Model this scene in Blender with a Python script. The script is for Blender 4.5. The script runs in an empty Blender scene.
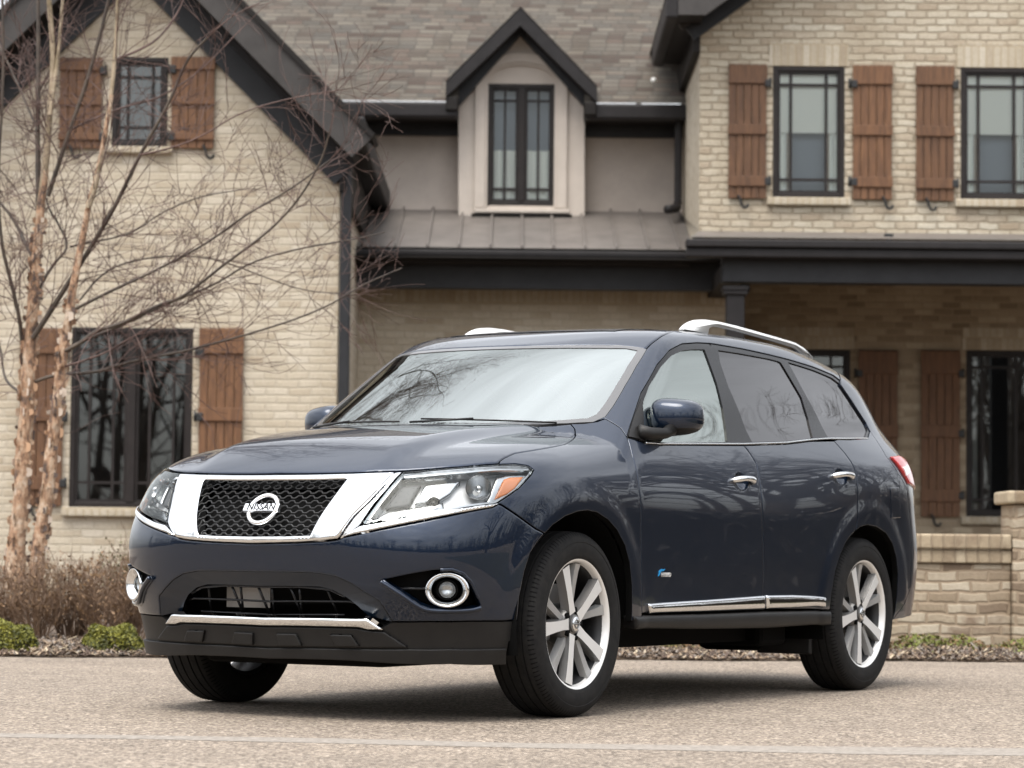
import bpy, bmesh, math, random
import numpy as np
from mathutils import Vector, Matrix
from mathutils.geometry import delaunay_2d_cdt

SC = bpy.context.scene
COL = SC.collection
R_ = math.radians
# ------------------------------------------------------------------ camera
CAM_P = np.array([9.94702484, 6.60385383, 0.68486213])
CAM_R = np.array([[-0.51539749, 0.85689489, 0.00982711],      # right
                  [0.0564338, 0.02249621, 0.99815287],        # up
                  [-0.85509102, -0.51500007, 0.05995233]])    # forward
CAM_F = 2764.79
cd = bpy.data.cameras.new("camera")
cam = bpy.data.objects.new("camera", cd); COL.objects.link(cam)
m = Matrix.Identity(4)
for i in range(3):
    m[i][0] = CAM_R[0][i]; m[i][1] = CAM_R[1][i]; m[i][2] = -CAM_R[2][i]; m[i][3] = CAM_P[i]
cam.matrix_world = m
cd.sensor_width = 36; cd.lens = CAM_F * 36 / 1024
cd.clip_start = .1; cd.clip_end = 2000
cd.dof.use_dof = True; cd.dof.focus_distance = 11.6; cd.dof.aperture_fstop = 4.2
SC.camera = cam
# ------------------------------------------------------------------ light: a bright hazy overcast sky, soft sun
SUN_AZ, SUN_EL = R_(5), R_(66)       # azimuth measured from world +x to +y
w = bpy.data.worlds.new("World"); SC.world = w; w.use_nodes = True
wn = w.node_tree.nodes; wl = w.node_tree.links
bg = wn['Background']
sky = wn.new('ShaderNodeTexSky'); sky.sky_type = 'NISHITA'; sky.sun_disc = False
sky.sun_elevation = SUN_EL; sky.sun_rotation = math.pi/2 - SUN_AZ
sky.air_density = 1.0; sky.dust_density = 1.2; sky.ozone_density = 1.0
hs = wn.new('ShaderNodeHueSaturation'); hs.inputs['Saturation'].default_value = .14
tc = wn.new('ShaderNodeTexCoord'); nz = wn.new('ShaderNodeTexNoise')
nz.inputs['Scale'].default_value = 2.6; nz.inputs['Detail'].default_value = 6; nz.inputs['Roughness'].default_value = .55
mpw = wn.new('ShaderNodeMapping'); mpw.inputs['Scale'].default_value = (1, 1, 2.6)
rmp = wn.new('ShaderNodeMapRange'); rmp.inputs['From Min'].default_value = .3; rmp.inputs['From Max'].default_value = .7
rmp.inputs['To Min'].default_value = .72; rmp.inputs['To Max'].default_value = 1.25
mul = wn.new('ShaderNodeMix'); mul.data_type = 'RGBA'; mul.blend_type = 'MULTIPLY'; mul.inputs['Factor'].default_value = 1
wl.new(tc.outputs['Generated'], mpw.inputs['Vector']); wl.new(mpw.outputs['Vector'], nz.inputs['Vector'])
wl.new(nz.outputs['Fac'], rmp.inputs['Value'])
wl.new(sky.outputs['Color'], hs.inputs['Color'])
wl.new(hs.outputs['Color'], mul.inputs['A']); wl.new(rmp.outputs['Result'], mul.inputs['B'])
sx = wn.new('ShaderNodeSeparateXYZ'); wl.new(tc.outputs['Generated'], sx.inputs[0])
zen = wn.new('ShaderNodeMapRange'); zen.inputs['From Min'].default_value = 0; zen.inputs['From Max'].default_value = 1; zen.inputs['To Min'].default_value = .9; zen.inputs['To Max'].default_value = 4.2
wl.new(sx.outputs['Z'], zen.inputs['Value'])
mul2 = wn.new('ShaderNodeMix'); mul2.data_type = 'RGBA'; mul2.blend_type = 'MULTIPLY'; mul2.inputs['Factor'].default_value = 1
wl.new(mul.outputs['Result'], mul2.inputs['A']); wl.new(zen.outputs['Result'], mul2.inputs['B']); wl.new(mul2.outputs['Result'], bg.inputs['Color'])
bg.inputs['Strength'].default_value = .105
sd = bpy.data.lights.new("sun", 'SUN'); sun = bpy.data.objects.new("sun", sd); COL.objects.link(sun)
sd.energy = 1.5; sd.angle = R_(38); sd.color = (1, .92, .79)
sun.location = (0, 0, 20)
sun.rotation_euler = Vector((-math.cos(SUN_AZ)*math.cos(SUN_EL), -math.sin(SUN_AZ)*math.cos(SUN_EL), -math.sin(SUN_EL))).to_track_quat('-Z', 'Y').to_euler()
SC.view_settings.view_transform = 'Standard'; SC.view_settings.look = 'None'
SC.view_settings.exposure = .78; SC.view_settings.gamma = 1
SC.render.engine = 'CYCLES'
SC.cycles.use_denoising = True
SC.cycles.max_bounces = 8; SC.cycles.glossy_bounces = 4; SC.cycles.transparent_max_bounces = 24; SC.cycles.transmission_bounces = 6
SC.cycles.caustics_reflective = False; SC.cycles.caustics_refractive = False
SC.cycles.sample_clamp_indirect = 6

# ------------------------------------------------------------------ helpers
def tag(o, label=None, cat=None, group=None, kind=None):
    if label: o['label'] = label
    if cat: o['category'] = cat
    if group: o['group'] = group
    if kind: o['kind'] = kind
    return o

def mat(name, base, rough=.5, metal=0., coat=0., spec=.5, bump=None, emit=None, coat_rough=.03, ior=1.5):
    mt = bpy.data.materials.new(name); mt.use_nodes = True
    b = mt.node_tree.nodes['Principled BSDF']
    b.inputs['Base Color'].default_value = (*base, 1); b.inputs['Roughness'].default_value = rough
    b.inputs['Metallic'].default_value = metal; b.inputs['Coat Weight'].default_value = coat
    b.inputs['Coat Roughness'].default_value = coat_rough; b.inputs['Specular IOR Level'].default_value = spec
    b.inputs['IOR'].default_value = ior
    return mt

class NT:
    """small node-tree helper"""
    def __init__(s, mt): s.t = mt.node_tree; s.b = s.t.nodes.get('Principled BSDF')
    def n(s, typ, **kw):
        nd = s.t.nodes.new('ShaderNode'+typ)
        for k, v in kw.items():
            if hasattr(nd, k): setattr(nd, k, v)
            else: nd.inputs[k.replace('_', ' ')].default_value = v
        return nd
    def l(s, a, b): s.t.links.new(a, b)
    def tex(s, vec, scale, detail=4, rough=.6):
        nd = s.n('TexNoise'); nd.inputs['Scale'].default_value = scale; nd.inputs['Detail'].default_value = detail
        nd.inputs['Roughness'].default_value = rough
        if vec is not None: s.l(vec, nd.inputs['Vector'])
        return nd.outputs['Fac']
    def ramp(s, fac, stops):
        nd = s.n('ValToRGB'); e = nd.color_ramp.elements
        while len(e) < len(stops): e.new(.5)
        for k, (p, c) in enumerate(stops): e[k].position = p; e[k].color = (*c, 1)
        s.l(fac, nd.inputs['Fac']); return nd.outputs['Color']
    def mix(s, fac, a, b, mode='MIX'):
        nd = s.n('Mix'); nd.data_type = 'RGBA'; nd.blend_type = mode
        for i, v in (('Factor', fac), ('A', a), ('B', b)):
            if isinstance(v, (int, float)): nd.inputs[i].default_value = v if i == 'Factor' else (v, v, v, 1)
            elif isinstance(v, tuple): nd.inputs[i].default_value = (*v, 1)
            else: s.l(v, nd.inputs[i])
        return nd.outputs['Result']
    def math(s, op, a, b=0., c=None):
        nd = s.n('Math'); nd.operation = op
        for i, v in enumerate((a, b) if c is None else (a, b, c)):
            if isinstance(v, (int, float)): nd.inputs[i].default_value = v
            else: s.l(v, nd.inputs[i])
        return nd.outputs[0]
    def bump(s, h, strength=.3, dist=.01):
        nd = s.n('Bump'); nd.inputs['Strength'].default_value = strength; nd.inputs['Distance'].default_value = dist
        s.l(h, nd.inputs['Height']); s.l(nd.outputs['Normal'], s.b.inputs['Normal']); return nd
    def obj(s, scale=None):
        o = s.n('TexCoord').outputs['Object']
        if scale is None: return o
        mp = s.n('Mapping'); mp.inputs['Scale'].default_value = scale; s.l(o, mp.inputs['Vector']); return mp.outputs['Vector']

def empty(name, loc=(0, 0, 0), rot=(0, 0, 0), parent=None):
    o = bpy.data.objects.new(name, None); COL.objects.link(o); o.location = loc; o.rotation_euler = rot
    o.empty_display_size = .1
    if parent: o.parent = parent
    return o

def mesh_obj(name, verts, faces, mt, parent=None, smooth=False, normals=None, loc=None, mats=None, mids=None):
    me = bpy.data.meshes.new(name)
    me.from_pydata([tuple(map(float, v)) for v in verts], [], [tuple(map(int, f)) for f in faces])
    me.update()
    for mm in (mats or [mt]): me.materials.append(mm)
    if mids is not None: me.polygons.foreach_set('material_index', np.asarray(mids, dtype=np.int32))
    if smooth: me.polygons.foreach_set('use_smooth', np.ones(len(me.polygons), dtype=bool))
    if normals is not None: me.normals_split_custom_set_from_vertices([tuple(map(float, n)) for n in normals])
    o = bpy.data.objects.new(name, me); COL.objects.link(o)
    if parent: o.parent = parent
    if loc is not None: o.location = loc
    return o

class MB:
    """collects shapes in one mesh"""
    def __init__(s): s.v = []; s.f = []; s.sm = []; s.mi = []; s.cur = 0
    def add(s, v, f, smooth=False):
        k = len(s.v); s.v += [tuple(p) for p in v]; s.f += [tuple(i+k for i in q) for q in f]; s.sm += [smooth]*len(f); s.mi += [s.cur]*len(f); return s
    def box(s, x0, x1, y0, y1, z0, z1):
        v = [(x, y, z) for x in (x0, x1) for y in (y0, y1) for z in (z0, z1)]
        return s.add(v, [(0, 1, 3, 2), (4, 6, 7, 5), (0, 4, 5, 1), (2, 3, 7, 6), (0, 2, 6, 4), (1, 5, 7, 3)])
    def bbox(s, x0, x1, y0, y1, z0, z1, b=.01):
        """bevelled box"""
        bm = bmesh.new(); bmesh.ops.create_cube(bm, size=1)
        for q in bm.verts:
            q.co = ((x0+x1)/2+q.co.x*(x1-x0), (y0+y1)/2+q.co.y*(y1-y0), (z0+z1)/2+q.co.z*(z1-z0))
        bmesh.ops.bevel(bm, geom=bm.edges[:], offset=b, segments=2, profile=.5, affect='EDGES')
        bm.verts.index_update()
        s.add([tuple(q.co) for q in bm.verts], [tuple(q.index for q in f.verts) for f in bm.faces]); bm.free(); return s
    def tube(s, pts, rad, n=8, cap=True, smooth=True):
        pts = [Vector(p) for p in pts]; rads = rad if hasattr(rad, '__len__') else [rad]*len(pts)
        vs = []; fs = []; up = None
        for i, p in enumerate(pts):
            t = (pts[min(i+1, len(pts)-1)]-pts[max(i-1, 0)])
            if t.length < 1e-9: t = Vector((0, 0, 1))
            t.normalize()
            if up is None: up = t.orthogonal().normalized()
            else:
                up = up - t*up.dot(t)
                up = up.normalized() if up.length > 1e-6 else t.orthogonal().normalized()
            b = t.cross(up)
            for k in range(n):
                a = 2*math.pi*k/n; vs.append(p+(up*math.cos(a)+b*math.sin(a))*rads[i])
        for i in range(len(pts)-1):
            for k in range(n): fs.append((i*n+k, i*n+(k+1) % n, (i+1)*n+(k+1) % n, (i+1)*n+k))
        if cap: fs += [tuple(range(n))[::-1], tuple((len(pts)-1)*n+k for k in range(n))]
        return s.add(vs, fs, smooth)
    def prism(s, poly, d0, d1, ax=1):
        """2-D polygon extruded along axis ax; poly in the two other axes in order"""
        def P(a, b, d):
            return (d, a, b) if ax == 0 else (a, d, b) if ax == 1 else (a, b, d)
        n = len(poly); v = [P(a, b, d0) for a, b in poly]+[P(a, b, d1) for a, b in poly]
        f = [tuple(range(n)), tuple(range(n, 2*n))[::-1]]+[(i, n+i, n+(i+1) % n, (i+1) % n) for i in range(n)]
        return s.add(v, f)
    def lathe(s, prof, n=48, close=False, smooth=True):
        """prof: (r, y) revolved about the y axis"""
        v = []; f = []
        for r, y in prof:
            for k in range(n):
                a = 2*math.pi*k/n; v.append((r*math.cos(a), y, r*math.sin(a)))
        for i in range(len(prof)-1):
            for k in range(n): f.append((i*n+k, (i+1)*n+k, (i+1)*n+(k+1) % n, i*n+(k+1) % n))
        return s.add(v, f, smooth)
    def build(s, name, mt, parent=None, fix=True, sharp=None, mats=None):
        me = bpy.data.meshes.new(name); me.from_pydata(s.v, [], s.f); me.update()
        for mm in (mats or [mt]): me.materials.append(mm)
        me.polygons.foreach_set('use_smooth', np.array(s.sm, dtype=bool))
        me.polygons.foreach_set('material_index', np.array(s.mi, dtype=np.int32))
        if fix:
            bm = bmesh.new(); bm.from_mesh(me); bmesh.ops.recalc_face_normals(bm, faces=bm.faces[:]); bm.to_mesh(me); bm.free()
        if sharp: me.set_sharp_from_angle(angle=R_(sharp))
        o = bpy.data.objects.new(name, me); COL.objects.link(o)
        if parent: o.parent = parent
        return o

def copy_tree(o, parent=None):
    c = o.copy(); COL.objects.link(c)
    if parent: c.parent = parent
    for ch in list(o.children): copy_tree(ch, c)
    return c
# ================================================================== the car body as one smooth analytic surface
class NS:
    """natural cubic spline with straight ends"""
    def __init__(s, xs, ys):
        x = np.array(xs, float); y = np.array(ys, float); n = len(x); h = np.diff(x)
        A = np.zeros((n, n)); r = np.zeros(n); A[0, 0] = A[-1, -1] = 1
        for i in range(1, n-1):
            A[i, i-1] = h[i-1]; A[i, i] = 2*(h[i-1]+h[i]); A[i, i+1] = h[i]
            r[i] = 6*((y[i+1]-y[i])/h[i]-(y[i]-y[i-1])/h[i-1])
        s.x, s.y, s.h, s.M = x, y, h, np.linalg.solve(A, r)
    def __call__(s, t):
        t = np.asarray(t, float); x, y, h, M = s.x, s.y, s.h, s.M
        tc = np.clip(t, x[0], x[-1]); i = np.clip(np.searchsorted(x, tc)-1, 0, len(x)-2)
        a = x[i+1]-tc; b = tc-x[i]; hi = h[i]
        v = M[i]*a**3/(6*hi)+M[i+1]*b**3/(6*hi)+(y[i]/hi-M[i]*hi/6)*a+(y[i+1]/hi-M[i+1]*hi/6)*b
        d0 = (y[1]-y[0])/h[0]-h[0]*(2*M[0]+M[1])/6; d1 = (y[-1]-y[-2])/h[-1]+h[-1]*(2*M[-1]+M[-2])/6
        return v+np.where(t < x[0], d0*(t-x[0]), 0)+np.where(t > x[-1], d1*(t-x[-1]), 0)

def smin(a, b, k):
    h = np.maximum(k-np.abs(a-b), 0)/k
    return np.minimum(a, b)-h*h*h*k/6
def sstep(a, b, x):
    t = np.clip((x-a)/(b-a), 0, 1); return t*t*t*(t*(t*6-15)+10)

ZB = NS([-4.2, -3.05, -2.4, -1.6, -.5, .4], [1.30, 1.275, 1.235, 1.192, 1.18, 1.17])        # belt line
SEC = NS([.20, .34, .46, .6, .78, .90, .98, 1.06, 1.18, 1.40, 1.65, 1.80],
         [.915, .938, .950, .959, .968, .972, .963, .944, .900, .822, .722, .655])             # half-width section
PLAN = NS([-4.2, -3.9, -3.4, -2.6, -1.2, 0., .3, .6], [-.035, -.02, -.006, 0, 0, .002, -.002, -.05])
PLAN_UP = NS([-4.2, -3.6, -2.6, -1.2, .3], [-.13, -.085, -.022, 0, 0])
FX = NS([.15, .24, .34, .42, .50, .58, .68, .73, .80, .90, .98, 1.05, 1.15],
        [.825, .852, .875, .905, .945, .965, .978, .980, .967, .925, .890, .84, .74])            # nose profile
ZH = NS([-.6, -.3, -.1, .1, .3, .5, .7, .82, .92], [1.262, 1.236, 1.216, 1.195, 1.166, 1.127, 1.068, 1.018, .95])   # bonnet centre line
ZR = NS([-4.1, -3.6, -3.0, -2.4, -1.8, -1.4, -1.15, -.95, -.75, -.5], [1.535, 1.632, 1.712, 1.742, 1.744, 1.728, 1.703, 1.668, 1.618, 1.53])     # roof centre line
XR = NS([.2, .35, .5, .7, .9, 1.1, 1.24, 1.45, 1.62, 1.75], [-3.93, -3.99, -4.03, -4.05, -4.0, -3.95, -3.84, -3.66, -3.54, -3.45])
WHL = ((0., .383), (-2.9, .383))

def side_y(x, z):
    wgt = sstep(.72, 1.18, z)
    zz = z-(ZB(x)-1.18)*wgt
    y = SEC(zz)+PLAN(x)+PLAN_UP(x)*sstep(1.1, 1.4, z)
    for i, (cx, cz) in enumerate(WHL):                                       # wheel-arch flares
        r = np.hypot(x-cx, z-cz)
        y = y+.007*(1-sstep(.50, .60, r))*sstep(.15, .35, z)
    y = y+.020*np.exp(-((x+3.05)/.50)**2)*np.exp(-((z-1.03)/.13)**2)         # rear haunch
    y = y+.010*np.exp(-((x-.05)/.45)**2)*np.exp(-((z-1.0)/.12)**2)           # front wing
    y = y-.003*np.exp(-((z-.52)/.09)**2)*sstep(.60, .75, -x)*sstep(-2.42, -2.25, x)   # scooped doors
    return y
def hood_z(x, y):
    d = (1-sstep(.44, .60, y+.10*(x-.2)))*.030*(1-sstep(.5, .86, x))                    # raised centre of the bonnet
    return ZH(x)-.018+d-.055*(y/.95)**2-.045*(y/.95)**6
def Ffun(P):
    x = P[..., 0]; y = np.abs(P[..., 1]); z = P[..., 2]
    sd_ = side_y(x, z)-y
    ka = .13+.13*sstep(.6, 1.0, z)
    fr = FX(z)-ka*y*y-x
    lo = smin(sd_, fr, .58)
    lo = smin(lo, (hood_z(x, y)-z)*.97, .20)
    ws = (-.10-(z-1.215)*1.74-.62*y*y-.05*(z-1.4)**2-x)*.50
    ws = np.where(z < .9, -1., ws)
    rf = ZR(x)-(.030+.11*sstep(2.3, 3.5, -x))*y*y-.035*y**4-z
    cb = smin(smin(sd_, ws, .10), rf, .13)
    F = np.maximum(lo, cb)
    rr = x-XR(z)-.20*y*y-.25*y**6
    return smin(F, rr, .34)
def grad(P):
    h = 1.5e-3; g = np.zeros_like(P)
    for k in range(3):
        e = np.zeros(3); e[k] = h
        g[..., k] = Ffun(P+e)-Ffun(P-e)
    n = -g
    return n/np.maximum(np.linalg.norm(n, axis=-1, keepdims=True), 1e-9)
def cast(O, D, t0, t1, n=90):
    """first inside point along rays coming from t1 (outside) back to t0 (inside)"""
    O = np.broadcast_to(O, D.shape); N = len(D)
    ts = np.linspace(t1, t0, n); a = np.full(N, t1); b = np.full(N, t0); done = np.zeros(N, bool)
    prev = ts[0]
    for t in ts[1:]:
        f = Ffun(O+D*t); hit = (~done) & (f > 0)
        a[hit] = prev; b[hit] = t; done |= hit; prev = t
    for _ in range(26):
        mm = (a+b)/2; f = Ffun(O+D*mm[:, None]); ins = f > 0
        b = np.where(ins, mm, b); a = np.where(ins, a, mm)
    return O+D*((a+b)/2)[:, None], done

class Sph:
    """bearing and elevation seen from a point inside the body"""
    def __init__(s, c, sx, k=1.2): s.c = np.array(c); s.sx = sx; s.k = k
    def to(s, P):
        d = np.asarray(P, float)-s.c
        return np.stack([np.arctan2(d[:, 1], s.sx*d[:, 0])*s.k, np.arctan2(d[:, 2], np.hypot(d[:, 0], d[:, 1]))*s.k], 1)
    def S(s, Q):
        a = Q[:, 0]/s.k; e = Q[:, 1]/s.k
        D = np.stack([s.sx*np.cos(a)*np.cos(e), np.sin(a)*np.cos(e), np.sin(e)], 1)
        return cast(s.c, D, .05, 2.4)[0]
class Xc:
    """x and the angle about a lengthwise axis inside the body"""
    def __init__(s, zc=.95, k=.93): s.zc = zc; s.k = k
    def to(s, P):
        P = np.asarray(P, float)
        return np.stack([P[:, 0], np.arctan2(P[:, 2]-s.zc, P[:, 1])*s.k], 1)
    def S(s, Q):
        a = Q[:, 1]/s.k; D = np.stack([0*a, np.cos(a), np.sin(a)], 1)
        O = np.stack([Q[:, 0], 0*a, 0*a+s.zc], 1); return cast(O, D, .02, 1.5)[0]
FRONT = Sph((-.45, 0, .62), 1); SIDE = Xc(); REAR = Sph((-3.1, 0, .9), -1)

def px(pts, deep=0.):
    """points of the calibrated view -> points on the body surface"""
    p = np.asarray(pts, float)
    d = np.stack([(p[:, 0]-512)/CAM_F, -(p[:, 1]-384)/CAM_F, np.ones(len(p))], 1) @ CAM_R
    d /= np.linalg.norm(d, axis=1, keepdims=True)
    N = len(p); a = np.full(N, 9.5); b = np.full(N, 9.5); done = np.zeros(N, bool); best = np.full(N, -9.); bt = np.full(N, 9.5)
    prev = 9.5
    for t in np.arange(9.52, 17.2, .02):
        f = Ffun(CAM_P+d*t)-deep; f = np.where((CAM_P+d*t)[:, 1] < -.3, -9, f); up = (f > best) & ~done
        best = np.where(up, f, best); bt = np.where(up, t, bt)
        h = (~done) & (f > 0); a[h] = prev; b[h] = t; done |= h; prev = t
    for _ in range(24):
        mm = (a+b)/2; ins = Ffun(CAM_P+d*mm[:, None]) > deep; b = np.where(ins, mm, b); a = np.where(ins, a, mm)
    t = np.where(done, (a+b)/2, bt)
    return CAM_P+d*t[:, None]

# ------------------------------------------------------------------ patches cut out of that surface
def resample(poly, step, closed=True):
    poly = np.asarray(poly, float); out = []
    n = len(poly)
    for i in range(n if closed else n-1):
        p, q = poly[i], poly[(i+1) % n]; k = max(1, int(math.ceil(np.linalg.norm(q-p)/step)))
        for j in range(k): out.append(p+(q-p)*j/k)
    if not closed: out.append(poly[-1])
    return np.array(out)
def chaikin(poly, n=2, closed=True):
    p = np.asarray(poly, float)
    for _ in range(n):
        if closed:
            q = np.roll(p, -1, 0); p = np.stack([.75*p+.25*q, .25*p+.75*q], 1).reshape(-1, p.shape[1])
        else:
            a, b = p[:-1], p[1:]; p = np.vstack([p[:1], np.stack([.75*a+.25*b, .25*a+.75*b], 1).reshape(-1, p.shape[1]), p[-1:]])
    return p
def area2(p): return np.sum(p[:, 0]*np.roll(p[:, 1], -1)-np.roll(p[:, 0], -1)*p[:, 1])/2
def inset(poly, d):
    """move an outline inwards by d (ccw)"""
    e = np.roll(poly, -1, 0)-poly; L = np.linalg.norm(e, axis=1, keepdims=True); e = e/np.maximum(L, 1e-9)
    nrm = np.stack([-e[:, 1], e[:, 0]], 1); a = np.roll(nrm, 1, 0); mtr = a+nrm
    l = np.sum(mtr*mtr, 1, keepdims=True); mtr = 2*mtr/np.maximum(l, .35)
    return poly+mtr*d
def inside(poly, pts):
    x, y = pts[:, 0], pts[:, 1]; c = np.zeros(len(pts), bool); n = len(poly); j = n-1
    for i in range(n):
        xi, yi = poly[i]; xj, yj = poly[j]
        t = ((yi > y) != (yj > y)); dy = (yj-yi) if abs(yj-yi) > 1e-12 else 1e-12
        c ^= t & (x < (xj-xi)*(y-yi)/dy+xi); j = i
    return c
def dist_poly(poly, pts):
    a = poly; b = np.roll(poly, -1, 0); best = np.full(len(pts), 9.)
    for p, q in zip(a, b):
        e = q-p; l = max(e@e, 1e-12); t = np.clip(((pts-p)@e)/l, 0, 1)
        best = np.minimum(best, np.linalg.norm(pts-(p+t[:, None]*e), axis=1))
    return best

def patch(name, M, outline, mt, parent, holes=(), off=0., flange=.02, gap=0., grid=.02, step=.014, pillow=None, mirror=False,
          both=False, round_edge=.0, hole_flange=None, thick=None, tilt=None, smooth_out=0):
    """outline: points on the body (3-D); the region inside it in map M becomes a mesh.
    off: lift along the surface normal; pillow=(w, h): rises by h over the first w from the rim; thick: closed underside"""
    O = M.to(outline)
    if smooth_out: O = chaikin(O, smooth_out)
    if area2(O) < 0: O = O[::-1]
    O = resample(O, step)
    if gap: O = inset(O, gap)
    H = []
    for h in holes:
        q = M.to(h)
        if area2(q) < 0: q = q[::-1]
        q = resample(q, step)
        if gap: q = inset(q, -gap)
        H.append(q)
    lo, hi = O.min(0), O.max(0)
    gx, gy = np.meshgrid(np.arange(lo[0], hi[0]+grid, grid), np.arange(lo[1], hi[1]+grid*.87, grid*.87))
    gx = gx+(np.arange(gx.shape[0]) % 2)[:, None]*grid/2
    G = np.stack([gx.ravel(), gy.ravel()], 1)
    G = G[inside(O, G)]
    d = dist_poly(O, G) if len(G) else np.zeros(0)
    for h in H:
        if len(G): G_in = ~inside(h, G); G = G[G_in]; d = d[G_in]; d = np.minimum(d, dist_poly(h, G))
    rings = []
    re_ = round_edge
    if pillow: rings = [pillow[0]*f for f in (.12, .3, .55, 1.)]
    elif re_: rings = [re_*f for f in (.3, 1.)]
    lim = (rings[-1]*1.15 if rings else 0)+.35*grid
    G = G[d > lim] if len(G) else G
    pts = [tuple(p) for p in O]; edges = [(i, (i+1) % len(O)) for i in range(len(O))]
    for h in H:
        k = len(pts); pts += [tuple(p) for p in h]; edges += [(k+i, k+(i+1) % len(h)) for i in range(len(h))]
    nb = len(pts)
    extra = []
    for r in rings:
        q = inset(O, r); ok = inside(O, q) & (dist_poly(O, q) > r*.8)
        extra.append(q[ok])
        for h in H:
            q = inset(h, -r); ok = inside(O, q) & (dist_poly(h, q) > r*.8) & (dist_poly(O, q) > r*.8); extra.append(q[ok])
    allp = np.vstack([np.array(pts)]+extra+([G] if len(G) else []))
    vs, es, fs, ov, oe, of = delaunay_2d_cdt([Vector(p) for p in allp], edges, [], 0, 1e-6)
    V2 = np.array([tuple(v) for v in vs]); T = np.array([f for f in fs if len(f) == 3])
    cen = V2[T].mean(1); keep = inside(O, cen)
    for h in H: keep &= ~inside(h, cen)
    T = T[keep]
    a, b, c = V2[T[:, 0]], V2[T[:, 1]], V2[T[:, 2]]
    sg = (b[:, 0]-a[:, 0])*(c[:, 1]-a[:, 1])-(b[:, 1]-a[:, 1])*(c[:, 0]-a[:, 0])
    T = T[np.abs(sg) > 1e-10]
    used = np.unique(T); remap = -np.ones(len(V2), int); remap[used] = np.arange(len(used)); V2 = V2[used]; T = remap[T]
    P = M.S(V2); N = grad(P)
    dd = dist_poly(O, V2)
    for h in H: dd = np.minimum(dd, dist_poly(h, V2))
    lift = np.full(len(P), float(off))
    if pillow:
        u = np.clip(dd/pillow[0], 0, 1); lift = lift+pillow[1]*np.sqrt(np.maximum(0, 1-(1-u)**2))
    elif re_:
        u = np.clip(dd/re_, 0, 1); lift = lift-re_*.55*(1-np.sqrt(np.maximum(0, 1-(1-u)**2)))
    if tilt is not None: lift = lift+tilt(P)
    P2 = P+N*lift[:, None]
    # orientation
    fn = np.cross(P2[T[:, 1]]-P2[T[:, 0]], P2[T[:, 2]]-P2[T[:, 0]])
    flip = np.sum(fn*N[T[:, 0]], 1) < 0
    T[flip] = T[flip][:, ::-1]
    if pillow or tilt is not None or re_:
        fn = np.cross(P2[T[:, 1]]-P2[T[:, 0]], P2[T[:, 2]]-P2[T[:, 0]])
        NN = np.zeros_like(P2)
        for k in range(3): np.add.at(NN, T[:, k], fn)
        NN /= np.maximum(np.linalg.norm(NN, axis=1, keepdims=True), 1e-12)
        if re_ and not pillow: 
            wgt = (dd > re_*1.05)[:, None]; NN = np.where(wgt & (tilt is None), N, NN)
    else: NN = N
    V = P2; F = T; NV = NN
    # rim
    ec = {}
    for t in T:
        for i in range(3):
            e = (t[i], t[(i+1) % 3]); ec[e] = ec.get(e, 0)+1
    be = [e for e in ec if (e[1], e[0]) not in ec]
    fl = thick if thick else flange
    if fl and be:
        bi = sorted({i for e in be for i in e}); mp_ = {i: k for k, i in enumerate(bi)}; k0 = len(V)
        rimN = np.zeros((len(bi), 3))
        for i, j in be:
            s_ = np.cross(P2[j]-P2[i], N[i]); rimN[mp_[i]] += s_; rimN[mp_[j]] += s_
        rimN /= np.maximum(np.linalg.norm(rimN, axis=1, keepdims=True), 1e-12)
        A = P2[bi]; B = A-N[bi]*fl
        V = np.vstack([P2, A, B]); NV = np.vstack([NN, rimN, rimN]); nbk = len(bi)
        q = np.array([(k0+mp_[j], k0+mp_[i], k0+nbk+mp_[i], k0+nbk+mp_[j]) for i, j in be])
        faces = [tuple(t) for t in T]+[tuple(t) for t in q]
        if thick:
            k1 = len(V); V = np.vstack([V, P2-N*fl]); NV = np.vstack([NV, -N]); faces += [tuple(int(i)+k1 for i in t[::-1]) for t in T]
    else: faces = [tuple(t) for t in T]
    out = []
    if not mirror or both: out.append(mesh_obj(name, V, faces, mt, parent, True, NV))
    if mirror or both:
        f = np.array([1, -1, 1]); out.append(mesh_obj(name, V*f, [t[::-1] for t in faces], mt, parent, True, NV*f))
    return out if both else out[0]
def half(P):
    """an outline given from the centre line round one side back to the centre line -> the whole outline"""
    P = np.asarray(P, float).copy(); P[0, 1] = 0; P[-1, 1] = 0
    return np.vstack([P, (P*np.array([1, -1, 1]))[::-1][1:-1]])
def strip_outline(P, w, M):
    """a line on the body widened to 2w"""
    q = M.to(P); q = resample(q, .015, False); t = np.gradient(q, axis=0); t /= np.linalg.norm(t, axis=1, keepdims=True)
    n = np.stack([-t[:, 1], t[:, 0]], 1); return M.S(np.vstack([q+n*w, (q-n*w)[::-1]]))
# ================================================================== materials of the car
paint = mat('blue_car_paint', (.012, .020, .038), .38, .75, 1.0, .5, coat_rough=.012)
t_ = NT(paint); f_ = t_.tex(t_.obj(), 900, 2); t_.l(t_.ramp(f_, [(.3, (.0014, .0076, .0210)), (.7, (.0028, .0130, .0370))]), t_.b.inputs['Base Color'])
chrome = mat('bright_chrome', (.76, .77, .78), .05, 1.)
dchrome = mat('satin_silver', (.82, .82, .81), .30, .4)
black = mat('textured_black_plastic', (.008, .0075, .0075), .5, 0, 0, .35)
t_ = NT(black); t_.l(t_.ramp(t_.tex(t_.obj(), 7, 4, .7), [(.3, (.0055, .005, .005)), (.75, (.010, .0095, .009))]), t_.b.inputs['Base Color']); t_.bump(t_.tex(t_.obj(), 700, 2), .12, .002)
gloss = mat('gloss_black_trim', (.008, .008, .009), .22, 0, .0, .30)
rubber = mat('tyre_rubber', (.022, .022, .023), .8, 0, 0, .2)
t_ = NT(rubber)
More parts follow.
